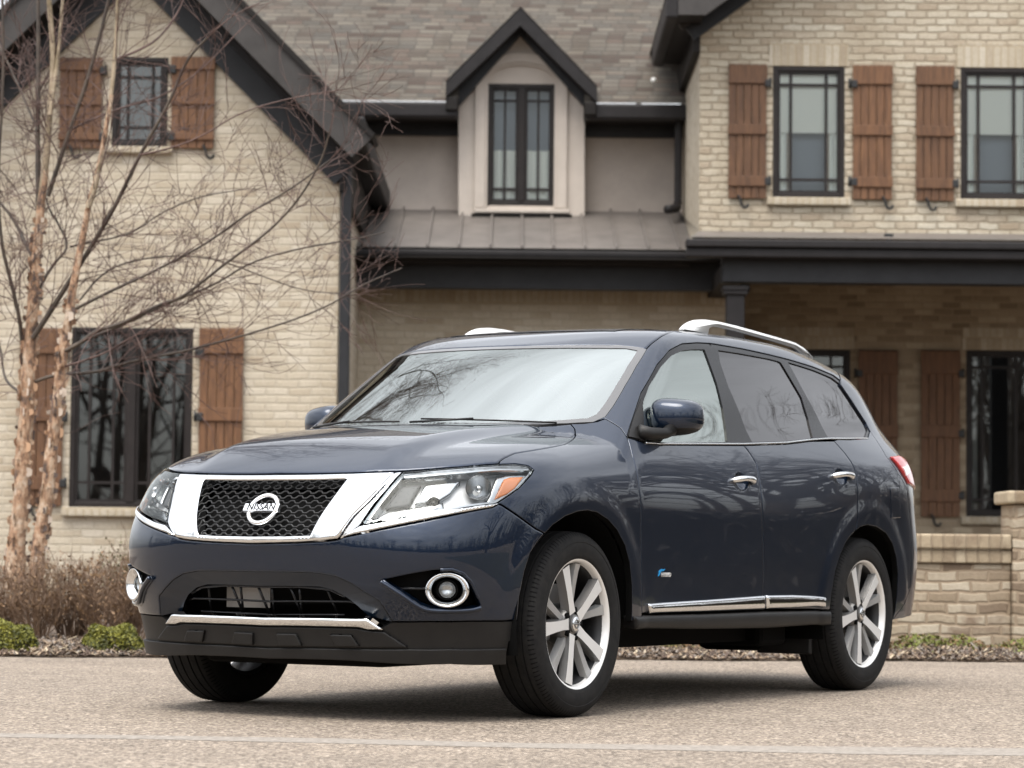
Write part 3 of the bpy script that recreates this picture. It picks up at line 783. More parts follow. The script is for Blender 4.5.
# cowl panel under the wipers
a = np.vstack([(cowl*np.array([1, -1, 1])), cowl[::-1][1:]]); a = a[np.argsort(a[:, 1])]
v = []; fc = []
for p in a: v += [tuple(p+np.array([.02, 0, -.02])), tuple(p+np.array([-.09-.05*abs(p[1]), 0, -.012]))]
for k in range(len(a)-1): fc.append((2*k, 2*k+1, 2*k+3, 2*k+2))
mesh_obj('cowl_panel', v, fc, black, car, True)
for y0, y1 in ((.06, .62), (-.60, -.04)):
    ye = np.linspace(y0, y1, 8); P = hitz(-.135-.60*ye**2-.02*np.linspace(1, 0, 8), ye); P = P+grad(P)*.007
    wp = MB(); wp.tube(P, .0042, 6); wp.tube([P[3]+grad(P[3:4])[0]*.006, P[0]+np.array([.03, -.04, -.015])], .005, 6); wp.build('wiper', black, car)
rear_top = hitz(np.array([-3.33, -3.40, -3.44, -3.46]), np.array([.52, .35, .18, 0.]))
ditch = np.vstack([ditch_f, ditch_r])
roof = half(np.vstack([hdr[:-1], ditch, rear_top]))
rf = patch('roof', SIDE, roof, paint, car, gap=.004, grid=.034, flange=.02, round_edge=.008)
yv2 = np.linspace(0, .45, 5); sun_f = hitz(-1.12-.35*yv2**2, yv2); sun_r = hitz(-2.1-.0*yv2, yv2)[::-1]
patch('sunroof', SIDE, half(np.vstack([sun_f, sun_r])), gloss, rf, off=.003, grid=.05, flange=.004)
tail_end = hitx([.6, .3, 0], [.44, .43, .43], back=True)
rear_out = half(np.vstack([rear_top[::-1], ditch_r[-1:]*np.array([1, .98, 1]), DPILLAR, tail_end]))
tg = patch('tailgate', REAR, rear_out, paint, car, gap=.002, grid=.04, flange=.02)
rw = half(np.vstack([hitx([0, .3, .55], [1.53, 1.52, 1.47], True), hitx([.66, .68], [1.36, 1.25], True), hitx([.5, 0], [1.22, 1.22], True)]))
patch('rear_window', REAR, rw, mat('tinted_rear_glass', (.006, .006, .007), .03, 0, 1.), tg, off=.006, grid=.04, flange=.01)
for s in (1, -1):
    f = np.array([1, s, 1])
    lampo = np.vstack([px([(889.6, 457.2), (897, 456), (905, 459)]), hitx([.76, .66, .64], [1.16, 1.15, 1.06], True), hitx([.72, .80], [1.02, 1.0], True), px([(907.5, 484), (901, 472)])])
    tl = patch('tail_lamp', REAR, lampo, red_l, car, off=.004, pillow=(.014, .008), grid=.02, flange=.03, mirror=(s < 0))
    patch('reversing_lens', REAR, px([(900.5, 468), (905.5, 466), (907.5, 472), (904, 476)]), white_l, tl, off=.016, grid=.02, flange=.02, mirror=(s < 0))
# roof rails
for s in (1, -1):
    def ply(q, yy):
        q = np.asarray(q, float); d = np.stack([(q[:, 0]-512)/CAM_F, -(q[:, 1]-384)/CAM_F, np.ones(len(q))], 1) @ CAM_R; t = (yy-CAM_P[1])/d[:, 1]; p = CAM_P+d*t[:, None]; return [(float(a), float(b)) for a, b in p[:, [0, 2]]]
    top = ply([(679, 331), (681.5, 327), (687, 322.6), (694, 320), (703, 319.4), (715.6, 321.2), (734, 325.4), (756, 331.6), (775, 337), (793.7, 342.6), (803, 348), (813, 358.5)], .6)
    low = ply([(800, 354), (797.5, 351), (793, 347.6), (775, 342), (756, 336.8), (734, 330.8), (716, 326.8), (710, 326.6), (707, 330), (706, 336)], .6)
    bm = bmesh.new(); vs_ = [bm.verts.new((x, s*.584, z)) for x, z in top+low]; bm.faces.new(vs_)
    r_ = bmesh.ops.extrude_face_region(bm, geom=bm.faces[:]); [setattr(q, 'co', q.co+Vector((0, s*.032, 0))) for q in r_['geom'] if isinstance(q, bmesh.types.BMVert)]
    bmesh.ops.recalc_face_normals(bm, faces=bm.faces[:]); bmesh.ops.bevel(bm, geom=bm.edges[:], offset=.010, segments=3, affect='EDGES')
    for q in bm.faces: q.smooth = True
    me = bpy.data.meshes.new('roof_rail'); bm.to_mesh(me); bm.free(); me.materials.append(dchrome); rl = bpy.data.objects.new('roof_rail', me); COL.objects.link(rl); rl.parent = car
# door mirrors
for s in (1, -1):
    dmr = empty('door_mirror', parent=car)
    c0 = np.array([-.84, .945, 1.278]); n = 28; m_ = 14; v = []; fc = []
    def sup(c, e): return math.copysign(abs(c)**e, c)
    for i in range(m_+1):
        la = -math.pi/2+math.pi*i/m_
        for k in range(n):
            lo = 2*math.pi*k/n
            X = sup(math.cos(la), .62)*sup(math.cos(lo), .7); Y = sup(math.cos(la), .62)*sup(math.sin(lo), .7); Z = sup(math.sin(la), .62)
            xx = .092*X if X > 0 else .06*X
            yy_ = .112*Y*(1-.10*(X > 0)*X); zz_ = .082*Z*(1-.14*Y-.10*max(X, 0))
            xx -= .05*(Y+1)/2; zz_ += .0*Y
            v.append(((c0[0]+xx), s*(c0[1]+yy_), c0[2]+zz_))
    for i in range(m_):
        for k in range(n): fc.append((i*n+k, i*n+(k+1) % n, (i+1)*n+(k+1) % n, (i+1)*n+k))
    o = mesh_obj('mirror_housing', v, fc, paint, dmr, True, mats=[paint, black], mids=[1 if (i+.5)/m_ < .28 else 0 for i in range(m_) for k in range(n)])  # lower part set to black: its dark reflection is put into the colour
    b = MB(); b.box(c0[0]-.108, c0[0]-.104, s*(c0[1]-.085), s*(c0[1]+.078), c0[2]-.048, c0[2]+.048); b.build('mirror_glass', chrome, dmr)
    arm = MB(); arm.tube([(-.62, s*.885, 1.205), (-.67, s*.915, 1.197), (-.75, s*.945, 1.200), (-.80, s*.95, 1.222)], [.032, .028, .024, .03], 10); arm.build('mirror_arm', black, dmr)
    sail = px([(628.5, 436.5), (633, 420), (641.5, 398), (643.5, 412), (644, 430), (645.5, 441)])
    patch('mirror_sail', SIDE, sail, black, dmr, off=.001, grid=.02, flange=.01, mirror=(s < 0))
# hybrid badge on the front door
hb = px([(664, 573.6)])[0]; nb = grad(hb[None])[0]; ax_ = np.array([-1., 0, 0]); ay_ = np.cross(nb, ax_); badge = empty('door_badge', parent=car)
def BP(a, b, c): return tuple(hb+ax_*a+ay_*b+nb*c)
text('badge_lettering', 'HYBRID', dchrome, badge, BP(.018, -.006, .002), ax_, ay_, .085)
mb = MB(); pl_ = [(-.056, -.012), (-.050, .012), (-.030, .020), (.002, .020), (-.010, .012), (-.034, .010), (-.044, -.004)]
v = [BP(a, b, .001) for a, b in pl_]+[BP(a, b, .004) for a, b in pl_]; n = len(pl_)
mb.add(v, [tuple(range(n, 2*n))]+[(i, (i+1) % n, n+(i+1) % n, n+i) for i in range(n)]); mb.build('badge_leaf', badge_blue, badge)

# cabin
cab = MB()
cab.box(-3.25, .45, -.70, .70, .26, .34)
cab.box(-3.5, -.6, .795, .815, .34, 1.12); cab.box(-3.5, -.6, -.815, -.795, .34, 1.12); cab.box(-.6, .35, .50, .52, .30, .95); cab.box(-.6, .35, -.52, -.50, .30, .95)
cab.box(.52, .56, -.60, .60, .30, .86); cab.box(-.05, .5, -.48, .48, .62, .92)
cab.box(-3.62, -3.58, -.70, .70, .3, 1.05)
cab.build('underbody', cav, car)
hl_ = MB(); P = []
for x in np.arange(-1.1, -3.3, -.2):
    for y in np.linspace(-.55, .55, 9): P.append((x, y))
P = np.array(P); Z = hitz(P[:, 0], P[:, 1]); nx = len(np.arange(-1.1, -3.3, -.2))
hl_.add([tuple(q-np.array([0, 0, .045])) for q in Z], [(i*9+j, i*9+j+1, (i+1)*9+j+1, (i+1)*9+j) for i in range(nx-1) for j in range(8)], True)
hl_.build('headlining', trim_beige, car)
dash = MB(); v = []; fc = []; prof = [(-.30, 1.10), (-.40, 1.155), (-.62, 1.165), (-.78, 1.12), (-.82, 1.0), (-.78, .8), (-.70, .5)]
for y in np.linspace(-.78, .78, 15):
    for x, z in prof: v.append((x-.18*(y/.78)**2*.6, y, z-.02*(y/.78)**2))
L = len(prof)
for i in range(14):
    for j in range(L-1): fc.append((i*L+j, i*L+j+1, (i+1)*L+j+1, (i+1)*L+j))
dash.add(v, fc, True); dash.build('dashboard', trim_int, car)
sw = MB(); cc = np.array([-.98, .38, 1.07]); a1 = np.array([0, 1, 0]); a2 = np.array([-.42, 0, .90])
sw.tube([tuple(cc+.185*(a1*math.cos(t)+a2*math.sin(t))) for t in np.linspace(0, 2*math.pi, 33)], .015, 8, cap=False)
for t in (.1, math.pi-.1, -math.pi/2): sw.tube([tuple(cc), tuple(cc+.185*(a1*math.cos(t)+a2*math.sin(t)))], .018, 6)
sw.tube([tuple(cc), (-.80, .38, 1.0)], .04, 8); sw.build('steering_wheel', trim_beige, car)
def seat(x, y, wd):
    r = empty('seat', (x, y, .34), parent=car)
    b = MB(); b.bbox(-.26, .26, -wd/2, wd/2, 0, .30, .06); b.build('seat_base', trim_beige, r)
    b = MB(); b.bbox(-.08, .08, -wd/2+.02, wd/2-.02, 0, .66, .06); o = b.build('seat_back', trim_beige, r); o.location = (-.24, 0, .24); o.rotation_euler = (0, -.30, 0)
    for k in ((0,) if wd < .7 else (-.4, .4)):
        b = MB(); b.bbox(-.05, .05, -.13, .13, .68, .88, .04); o = b.build('headrest', trim_beige, r); o.location = (-.24, k, .24); o.rotation_euler = (0, -.26, 0)
seat(-1.45, .40, .54); seat(-1.45, -.40, .54); seat(-2.4, 0, 1.3); seat(-3.15, 0, 1.15)
im = MB(); im.bbox(-.96, -.93, -.12, .12, 1.56, 1.62, .012); im.build('rear_view_mirror', gloss, car)
ex = MB(); ex.bbox(-2.9, -2.4, .25, .6, .20, .34, .04); ex.tube([(-2.3, -.3, .24), (-.4, -.25, .24)], .035, 8); ex.bbox(-2.35, -2.05, -.78, .78, .235, .36, .03); ex.bbox(.05, .7, -.45, .45, .21, .32, .03); ex.build('exhaust', cav, car)
for s in (1, -1):
    mf = MB(); mf.bbox(-2.47, -2.44, s*.66-.09, s*.66+.20, .19, .42, .008) if s > 0 else mf.bbox(-2.47, -2.44, -.86, -.57, .19, .42, .008); mf.build('mud_flap', black, car)

# wheels
def make_wheel():
    w_ = empty('wheel', (0, .835, .383), parent=car)
    T = MB(); R = .383
    prof = [(.262, -.105), (.275, -.113), (.300, -.1175), (.335, -.117), (.362, -.108), (.374, -.098)]
    gro = [(-.062, .008), (-.022, .008), (.022, .008), (.062, .008)]
    tread = [(-.09, 0)]
    for c, wd in gro: tread += [(c-wd/2, 0), (c-wd/2+.0015, -.008), (c+wd/2-.0015, -.008), (c+wd/2, 0)]
    tread += [(.09, 0)]
    prof += [(R-.0045*(abs(y)/.09)**3+d, y) for y, d in tread]
    prof += [(.374, .098), (.362, .108), (.345, .1150), (.338, .1165), (.336, .1150), (.325, .1175), (.302, .1185), (.296, .1170), (.284, .1165), (.275, .113), (.266, .106), (.262, .100)]
    T.lathe(prof, 96); ty = T.build('tyre', rubber, w_, sharp=32)
    # tread sipes as small blocks cut: thin bars across the shoulders
    for sy in (1, -1):
        sp = MB()
        for k in range(120):
            a = 2*math.pi*k/120; da = .0065; v = []
            for y, r0 in ((.088, R-.0035), (.100, R-.012), (.109, R-.024)):
                for dd in (-da, da): v.append((r0*1.004*math.cos(a+dd), sy*y, r0*1.004*math.sin(a+dd)))
            sp.add(v, [(0, 1, 3, 2), (2, 3, 5, 4)])
        sp.build('tread_sipes', cav, w_, fix=False)
    B = MB(); B.lathe([(.262, -.10), (.245, -.09), (.236, -.05), (.236, .04), (.246, .075), (.252, .082)], 72); B.build('rim_barrel', mat('dark_barrel', (.035, .035, .036), .45, .5), w_, sharp=40)
    L_ = MB(); L_.lathe([(.250, .078), (.2535, .090), (.258, .1005), (.2635, .1065), (.2685, .108), (.2705, .1055), (.268, .101)], 96); L_.build('rim', alloy, w_, sharp=50)
    D = MB(); D.lathe([(.165, -.035), (.165, -.012), (.085, -.012), (.08, .0)], 48); D.build('brake_disc', iron, w_, sharp=40)
    cal = MB(); cal.bbox(.085, .165, -.06, .03, -.07, .07, .015); cal.build('brake_caliper', iron, w_)
    H = MB(); H.lathe([(.085, .0), (.082, .060), (.070, .080), (.056, .084), (.036, .086)], 40); H.lathe([(.036, .085), (.036, .094), (.030, .098), (.001, .099)], 32)
    H.build('hub', alloy_grey, w_, sharp=40)
    E_ = MB(); E_.lathe([(.030, .0985), (.028, .1005), (.001, .1015)], 24); E_.build('centre_cap', chrome, w_)
    ring_ = MB(); ring_.tube([(.017*math.cos(t), .1015, .017*math.sin(t)) for t in np.linspace(0, 2*math.pi, 21)], .003, 6, cap=False); ring_.tube([(-.021, .1025, 0), (.021, .1025, 0)], .0035, 6); ring_.build('cap_emblem', alloy_grey, w_)
    for k in range(5):
        a = math.radians(70+72*k-36); c = (.057*math.cos(a), .057*math.sin(a))
        nuts = MB(); nuts.tube([(c[0], .070, c[1]), (c[0], .0875, c[1])], .0155, 10); nuts.build('lug_recess', cav, w_)
    def P(r, t, y, a):      # along the spoke r, across t
        return (r*math.cos(a)-t*math.sin(a), y, r*math.sin(a)+t*math.cos(a))
    for k in range(5):
        a = math.radians(70+72*k)
        # broad machined spoke: flat face, deep sides, painted flank
        S = MB(); rs = [.045, .09, .15, .21, .252]; half_w = [.024, .0205, .0215, .025, .029]; yf = [.089, .092, .096, .0995, .1015]; skew = [.002, 0, -.003, -.006, -.008]
        v = []
        for r, hw, y, sk in zip(rs, half_w, yf, skew):
            v += [P(r, sk-hw, y, a), P(r, sk+hw, y, a), P(r, sk+hw+.008, y-.034, a), P(r, sk-hw-.012, y-.034, a)]
        n = len(rs)
        S.cur = 0
        S.add(v, [(4*i, 4*i+1, 4*i+5, 4*i+4) for i in range(n-1)])
        S.cur = 1
        S.add(v, [(4*i+j, 4*i+(j+1) % 4, 4*i+4+(j+1) % 4, 4*i+4+j) for i in range(n-1) for j in (1, 2, 3)]+[(0, 3, 2, 1)])
        S.build('spoke', alloy, w_, mats=[alloy, alloy_grey])
        a2 = math.radians(70+72*k+25.5)
        S = MB(); rs = [.06, .11, .17, .22, .249]; half_w = [.012, .0135, .0150, .017, .020]; yf = [.074, .077, .081, .086, .092]
        v = []
        for r, hw, y in zip(rs, half_w, yf):
            rr_ = r; tt = -.010*(1-(r-.06)/.19)
            v += [P(rr_, tt-hw, y, a2), P(rr_, tt+hw, y, a2), P(rr_, tt+hw+.006, y-.03, a2), P(rr_, tt-hw-.006, y-.03, a2)]
        S.add(v, [(4*i+j, 4*i+(j+1) % 4, 4*i+4+(j+1) % 4, 4*i+4+j) for i in range(n-1) for j in range(4)])
        S.build('thin_spoke', mat('satin_grey_alloy', (.40, .395, .385), .36, .4) if not bpy.data.materials.get('satin_grey_alloy') else bpy.data.materials['satin_grey_alloy'], w_)
    vs = MB(); a = math.radians(-20); vs.tube([P(.232, 0, .055, a), P(.215, 0, .075, a)], .006, 8); vs.build('valve', gloss, w_)
    return w_
wh = make_wheel()
for x, s in ((-2.9, 1), (0, -1), (-2.9, -1)):
    c = copy_tree(wh, car); c.location = (x, s*.835, .383)
    if s < 0: c.rotation_euler = (0, 0, math.pi)
    else: c.rotation_euler = (0, R_(5), 0)
# ================================================================== the house (own frame: x to the right, y away, z up)
HANG = math.atan2(CAM_R[0][1], CAM_R[0][0])
HO = Vector((CAM_P[0], CAM_P[1], 0))
HR = np.array([math.cos(HANG), math.sin(HANG), 0]); HF = np.array([-math.sin(HANG), math.cos(HANG), 0])
def W(u, v, d):
    """a point of the facade plane at distance d"""
    r = np.array([(u-512)/CAM_F, -(v-384)/CAM_F, 1.]) @ CAM_R
    t = d/(r @ HF); p = CAM_P+r*t
    return float((p-CAM_P) @ HR), float(p[2])
def gpt(u, v, z=0.):
    r = np.array([(u-512)/CAM_F, -(v-384)/CAM_F, 1.]) @ CAM_R
    t = (z-CAM_P[2])/r[2]; p = CAM_P+r*t-np.array([HO.x, HO.y, 0])
    return float(p @ HR), float(p @ HF)
def froot(name, x=0, y=0, z=0):
    p = HO+Vector(HR)*x+Vector(HF)*y; return empty(name, (p.x, p.y, z), (0, 0, HANG))

def cellmat(name, cw, ch, stops, axes='xz', mortar=None, mw=.012, rough=.85, bump=.5, dist=.012, jitter=.01, vary=.25, blotch=None, slope=1.):
    """coursed bricks / shingles: every unit its own tone, joints between"""
    mt = bpy.data.materials.new(name); mt.use_nodes = True; t = NT(mt); t.b.inputs['Roughness'].default_value = rough
    co = t.obj(); nzv = t.n('TexNoise'); nzv.inputs['Scale'].default_value = 5; nzv.inputs['Detail'].default_value = 3; t.l(co, nzv.inputs['Vector'])
    sub = t.n('VectorMath', operation='SUBTRACT'); t.l(nzv.outputs['Color'], sub.inputs[0]); sub.inputs[1].default_value = (.5, .5, .5)
    scl = t.n('VectorMath', operation='SCALE'); t.l(sub.outputs[0], scl.inputs[0]); scl.inputs['Scale'].default_value = jitter*2
    ad = t.n('VectorMath', operation='ADD'); t.l(co, ad.inputs[0]); t.l(scl.outputs[0], ad.inputs[1])
    sp = t.n('SeparateXYZ'); t.l(ad.outputs[0], sp.inputs[0])
    A = sp.outputs[{'x': 0, 'y': 1, 'z': 2}[axes[0]]]; B = sp.outputs[{'x': 0, 'y': 1, 'z': 2}[axes[1]]]
    rowf = t.math('DIVIDE', B, ch); row = t.math('FLOOR', rowf); fr = t.math('FRACT', rowf)
    wn_ = t.n('TexWhiteNoise'); wn_.noise_dimensions = '1D'; t.l(row, wn_.inputs['W'])
    off = t.math('ADD', t.math('MULTIPLY', t.math('FRACT', t.math('MULTIPLY', row, .5)), 1.0), t.math('MULTIPLY', wn_.outputs['Value'], vary))
    colf = t.math('ADD', t.math('DIVIDE', A, cw), off); coli = t.math('FLOOR', colf); fc = t.math('FRACT', colf)
    cb = t.n('CombineXYZ'); t.l(coli, cb.inputs[0]); t.l(row, cb.inputs[1])
    w2 = t.n('TexWhiteNoise'); w2.noise_dimensions = '2D'; t.l(cb.outputs[0], w2.inputs['Vector'])
    col = t.ramp(w2.outputs['Value'], stops)
    fine = t.tex(co, 38, 5, .7); col = t.mix(.55, col, t.ramp(fine, [(.25, (.62, .58, .52)), (.6, (1, 1, 1)), (.85, (1.12, 1.1, 1.05))]), 'MULTIPLY')
    if blotch:
        big = t.tex(co, blotch[0], 4, .6); col = t.mix(t.ramp(big, [(blotch[2], (0, 0, 0)), (blotch[2]+.12, (1, 1, 1))]), col, blotch[1])
    if mortar:
        st = t.tex(t.obj((1.6, 1.6, .22)), 1.3, 5, .6); col = t.mix(.8, col, t.ramp(st, [(.3, (.80, .77, .72)), (.55, (1, 1, 1)), (.75, (1.05, 1.05, 1.05))]), 'MULTIPLY')
    # distance to the joint in metres
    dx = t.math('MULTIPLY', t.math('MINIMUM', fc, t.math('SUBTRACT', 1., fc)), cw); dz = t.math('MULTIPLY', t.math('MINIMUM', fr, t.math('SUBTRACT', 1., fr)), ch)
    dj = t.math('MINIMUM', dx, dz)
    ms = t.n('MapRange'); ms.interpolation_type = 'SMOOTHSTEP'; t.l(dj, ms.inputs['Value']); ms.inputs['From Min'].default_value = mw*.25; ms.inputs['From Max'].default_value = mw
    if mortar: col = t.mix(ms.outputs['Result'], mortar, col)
    t.l(col, t.b.inputs['Base Color'])
    if mortar: hgt = t.math('ADD', ms.outputs['Result'], t.math('MULTIPLY', fine, .6))
    else: hgt = t.math('ADD', t.math('MULTIPLY', t.math('SUBTRACT', 1., fr), 1.), t.math('MULTIPLY', ms.outputs['Result'], .3))
    t.bump(hgt, bump, dist)
    return mt

CREAM = [(0., (.415, .345, .255)), (.10, (.465, .40, .305)), (.45, (.51, .448, .35)), (.8, (.535, .475, .378)), (1., (.56, .503, .41))]
RUST = [(0., (.40, .33, .245)), (.10, (.455, .39, .30)), (.45, (.50, .44, .345)), (.8, (.525, .47, .372)), (1., (.55, .50, .405))]
brick = cellmat('cream_washed_brick', .215, .0765, CREAM, mortar=(.435, .378, .295), mw=.013, jitter=.012, blotch=(1.3, (.42, .33, .22), .66))
brick_w = cellmat('rough_cream_brick', .215, .0765, RUST, mortar=(.35, .29, .21), mw=.0145, jitter=.020, bump=1.0, blotch=(1.5, (.40, .32, .22), .62))
brick_side = cellmat('cream_washed_brick_flank', .215, .0765, CREAM, axes='yz', mortar=(.435, .378, .295), mw=.013, jitter=.012)
brick_sold = cellmat('soldier_course_brick', .0765, .26, [(p, tuple(.9*q for q in c)) for p, c in CREAM], mortar=(.38, .31, .21), mw=.010, jitter=.006, vary=0)
brick_tan = cellmat('tan_brick', .215, .0765, [(0., (.24, .185, .125)), (.5, (.36, .29, .205)), (1., (.44, .37, .27))], mortar=(.33, .265, .185), mw=.013, jitter=.008)
brick_low = cellmat('weathered_wall_brick', .205, .072, [(0., (.18, .13, .09)), (.16, (.27, .21, .145)), (.45, (.36, .295, .215)), (1., (.47, .41, .32))], mortar=(.27, .205, .14), mw=.015, jitter=.030, blotch=(2.3, (.20, .145, .10), .545))
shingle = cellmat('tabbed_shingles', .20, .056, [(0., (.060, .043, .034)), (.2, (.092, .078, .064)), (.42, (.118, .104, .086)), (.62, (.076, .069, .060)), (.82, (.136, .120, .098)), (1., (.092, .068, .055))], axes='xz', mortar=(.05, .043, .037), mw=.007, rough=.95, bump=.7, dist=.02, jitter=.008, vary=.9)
def tone(name, c, rough=.6, v=.2, sc=6, metal=0., coat=0.):
    mt = mat(name, c, rough, metal, coat, .5 if max(c) > .1 else .22); t = NT(mt); f = t.tex(t.obj(), sc, 5, .65)
    a = tuple(q*(1-v) for q in c); b = tuple(q*(1+v) for q in c)
    t.l(t.ramp(f, [(.3, a), (.7, b)]), t.b.inputs['Base Color']); t.bump(t.tex(t.obj(), 90, 3), .12, .004); return mt
dark_trim = tone('charcoal_painted_trim', (.020, .018, .0185), .5)
fascia_m = tone('grey_painted_fascia', (.052, .048, .046), .5)
soffit_m = tone('dark_brown_soffit', (.012, .010, .009), .6)
blue_trim = tone('slate_painted_frieze', (.026, .0265, .029), .45)
stucco = tone('greige_stucco', (.42, .365, .32), .9, .08, 4)
stucco_l = tone('pale_stucco', (.52, .46, .405), .9, .07, 4)
metal_roof = tone('weathered_metal_roof', (.165, .147, .134), .5, .2, 3, .35)
frame_m = tone('dark_bronze_frame', (.022, .018, .017), .45)
iron_m = mat('black_iron', (.012, .012, .012), .5)
blind_m = mat('roller_blind', (.93, .95, .89), .8); curtain_m = mat('cream_curtain', (.62, .54, .44), .9); sheer_m = mat('white_sheer', (.90, .93, .89), .9)
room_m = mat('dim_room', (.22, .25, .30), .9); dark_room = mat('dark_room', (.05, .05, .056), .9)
pane_m = glass_mat('window_pane', (.95, .98, .96), 1.62)
pane_d = glass_mat('reflecting_pane', (.5, .52, .52), 2.0)
wood = mat('stained_cedar', (.16, .065, .03), .6)
t_ = NT(wood); co_ = t_.obj((7, 7, .7)); f_ = t_.tex(co_, 6, 6, .65); g_ = t_.tex(t_.obj((34, 34, .9)), 5, 4)
c_ = t_.ramp(f_, [(.22, (.060, .027, .011)), (.5, (.142, .064, .026)), (.8, (.235, .115, .050))]); c_ = t_.mix(.35, c_, t_.ramp(g_, [(.35, (.35, .3, .28)), (.6, (1, 1, 1))]), 'MULTIPLY'); oi = t_.n('ObjectInfo'); mr = t_.n('MapRange'); mr.inputs['To Min'].default_value = .78; mr.inputs['To Max'].default_value = 1.18; t_.l(oi.outputs['Random'], mr.inputs['Value'])
c_ = t_.mix(1., c_, mr.outputs['Result'], 'MULTIPLY'); t_.l(c_, t_.b.inputs['Base Color']); t_.bump(g_, .25, .004)

house = froot('brick_house')
tag(house, 'cream brick house with dark trimmed gables, brown shutters and a shingled roof behind the car', 'house')

def wall(name, poly, d, mt, holes=(), reveal=.14, parent=house, rmat=None):
    P = np.array(poly, float)
    if area2(P) < 0: P = P[::-1]
    pts = [Vector(p) for p in P]; edges = [(i, (i+1) % len(P)) for i in range(len(P))]
    for h in holes:
        k = len(pts); pts += [Vector(p) for p in h]; edges += [(k+i, k+(i+1) % len(h)) for i in range(len(h))]
    vs, es, fs, *_ = delaunay_2d_cdt(pts, edges, [], 0, 1e-6)
    V = np.array([tuple(v) for v in vs]); T = np.array([f for f in fs if len(f) == 3]); c = V[T].mean(1); ok = inside(P, c)
    for h in holes: ok &= ~inside(np.array(h), c)
    mb = MB(); mb.add([(x, d, z) for x, z in V], [tuple(t) for t in T[ok]])
    for h in holes:
        n = len(h); v = [(x, d, z) for x, z in h]+[(x, d+reveal, z) for x, z in h]
        mb.add(v, [(i, (i+1) % n, n+(i+1) % n, n+i) for i in range(n)])
    return mb.build(name, mt, parent)
def rect(u0, v0, u1, v1, d):
    a = W(u0, v0, d); b = W(u1, v1, d); x0, x1 = sorted((a[0], b[0])); z0, z1 = sorted((a[1], b[1])); return [(x0, z0), (x1, z0), (x1, z1), (x0, z1)]
def window(r, d, style, leaves=1, parent=house, grid='prairie', back=.045):
    """r: opening; frame, bars, panes and what hangs behind them"""
    (x0, z0), (x1, _), (_, z1), _ = r; y = d+back; fw = .05
    mb = MB()
    mb.bbox(x0+.002, x0+fw, y-.05, y+.05, z0, z1, .006); mb.bbox(x1-fw, x1-.002, y-.05, y+.05, z0, z1, .006)
    mb.bbox(x0+fw, x1-fw, y-.048, y+.05, z1-fw, z1-.002, .006); mb.bbox(x0+fw, x1-fw, y-.048, y+.05, z0+.002, z0+fw, .006)
    fr = mb.build('window', frame_m, parent)
    segs = []; n = leaves; mw_ = .085
    wi = (x1-x0-2*fw-(n-1)*mw_)/n
    for k in range(n): segs.append((x0+fw+k*(wi+mw_), x0+fw+k*(wi+mw_)+wi))
    for k in range(n-1):
        b = MB(); b.bbox(segs[k][1]+.001, segs[k+1][0]-.001, y-.055, y+.04, z0+fw, z1-fw, .006); b.build('mullion', frame_m, fr)
    for a, b_ in segs:
        s = MB(); za, zb = z0+fw, z1-fw; h = zb-za; w_ = b_-a; q = .016
        e = .026
        s.box(a, a+e, y-.028, y+.02, za, zb); s.box(b_-e, b_, y-.028, y+.02, za, zb); s.box(a+e, b_-e, y-.027, y+.02, za, za+e); s.box(a+e, b_-e, y-.027, y+.02, zb-e, zb)
        ia, ib, ja, jb = a+e, b_-e, za+e, zb-e; iw = ib-ia
        if leaves == 1: vb = [ia+iw*.19, ib-iw*.19]
        else: vb = [ia+iw*.5] if style == 'dormer' else [ia+iw*.24, ib-iw*.24]
        hb_ = [ja+.115, jb-.115] if style != 'tall' else [ja+.16, jb-.14]
        for x in vb: s.box(x-q/1.2, x+q/1.2, y-.020, y+.016, ja, jb)
        for z in hb_: s.box(ia, ib, y-.018, y+.015, z-q/1.2, z+q/1.2)
        s.build('glazing_bars', frame_m, fr)
        p = MB(); p.add([(a, y+.004, za), (b_, y+.004, za), (b_, y+.004, zb), (a, y+.004, zb)], [(0, 1, 2, 3)]); p.build('pane', pane_d if style in ('tall', 'dark') else pane_m, fr, fix=False)
    H = z1-z0
    def sheet(nm, xa, xb, za, zb, yy_, m_, folds=0):
        k = max(2, folds*6); v = []; f = []
        for i in range(k+1):
            x = xa+(xb-xa)*i/k; dy = .018*math.sin(i/k*folds*2*math.pi) if folds else 0
            v += [(x, yy_+dy, za), (x, yy_+dy, zb)]
        for i in range(k): f.append((2*i, 2*i+2, 2*i+3, 2*i+1))
        b = MB(); b.add(v, f, True); b.build(nm, m_, fr, fix=False)
    if style == 'bright':
        sheet('roller_blind', x0+fw+.02, x1-fw-.02, z0+H*.50, z1-fw, y+.035, blind_m)
        sheet('sheer_curtain', x0+fw, x0+fw+(x1-x0)*.14, z0, z1, y+.06, sheer_m, 2); sheet('sheer_curtain', x1-fw-(x1-x0)*.13, x1-fw, z0, z1, y+.06, sheer_m, 2)
        sheet('curtain', x0+fw+(x1-x0)*.13, x0+fw+(x1-x0)*.20, z0, z1, y+.085, curtain_m, 2); sheet('curtain', x1-fw-(x1-x0)*.19, x1-fw-(x1-x0)*.12, z0, z1, y+.085, curtain_m, 2)
        sheet('room', x0, x1, z0, z1, y+.16, room_m)
    elif style == 'dormer':
        sheet('sheer_curtain', x0+fw, x1-fw, z0, z0+H*.46, y+.045, blind_m, 6); sheet('room', x0, x1, z0, z1, y+.12, room_m)
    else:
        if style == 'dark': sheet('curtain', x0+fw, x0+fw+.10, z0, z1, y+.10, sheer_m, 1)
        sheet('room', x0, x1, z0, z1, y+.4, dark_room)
    b = MB()
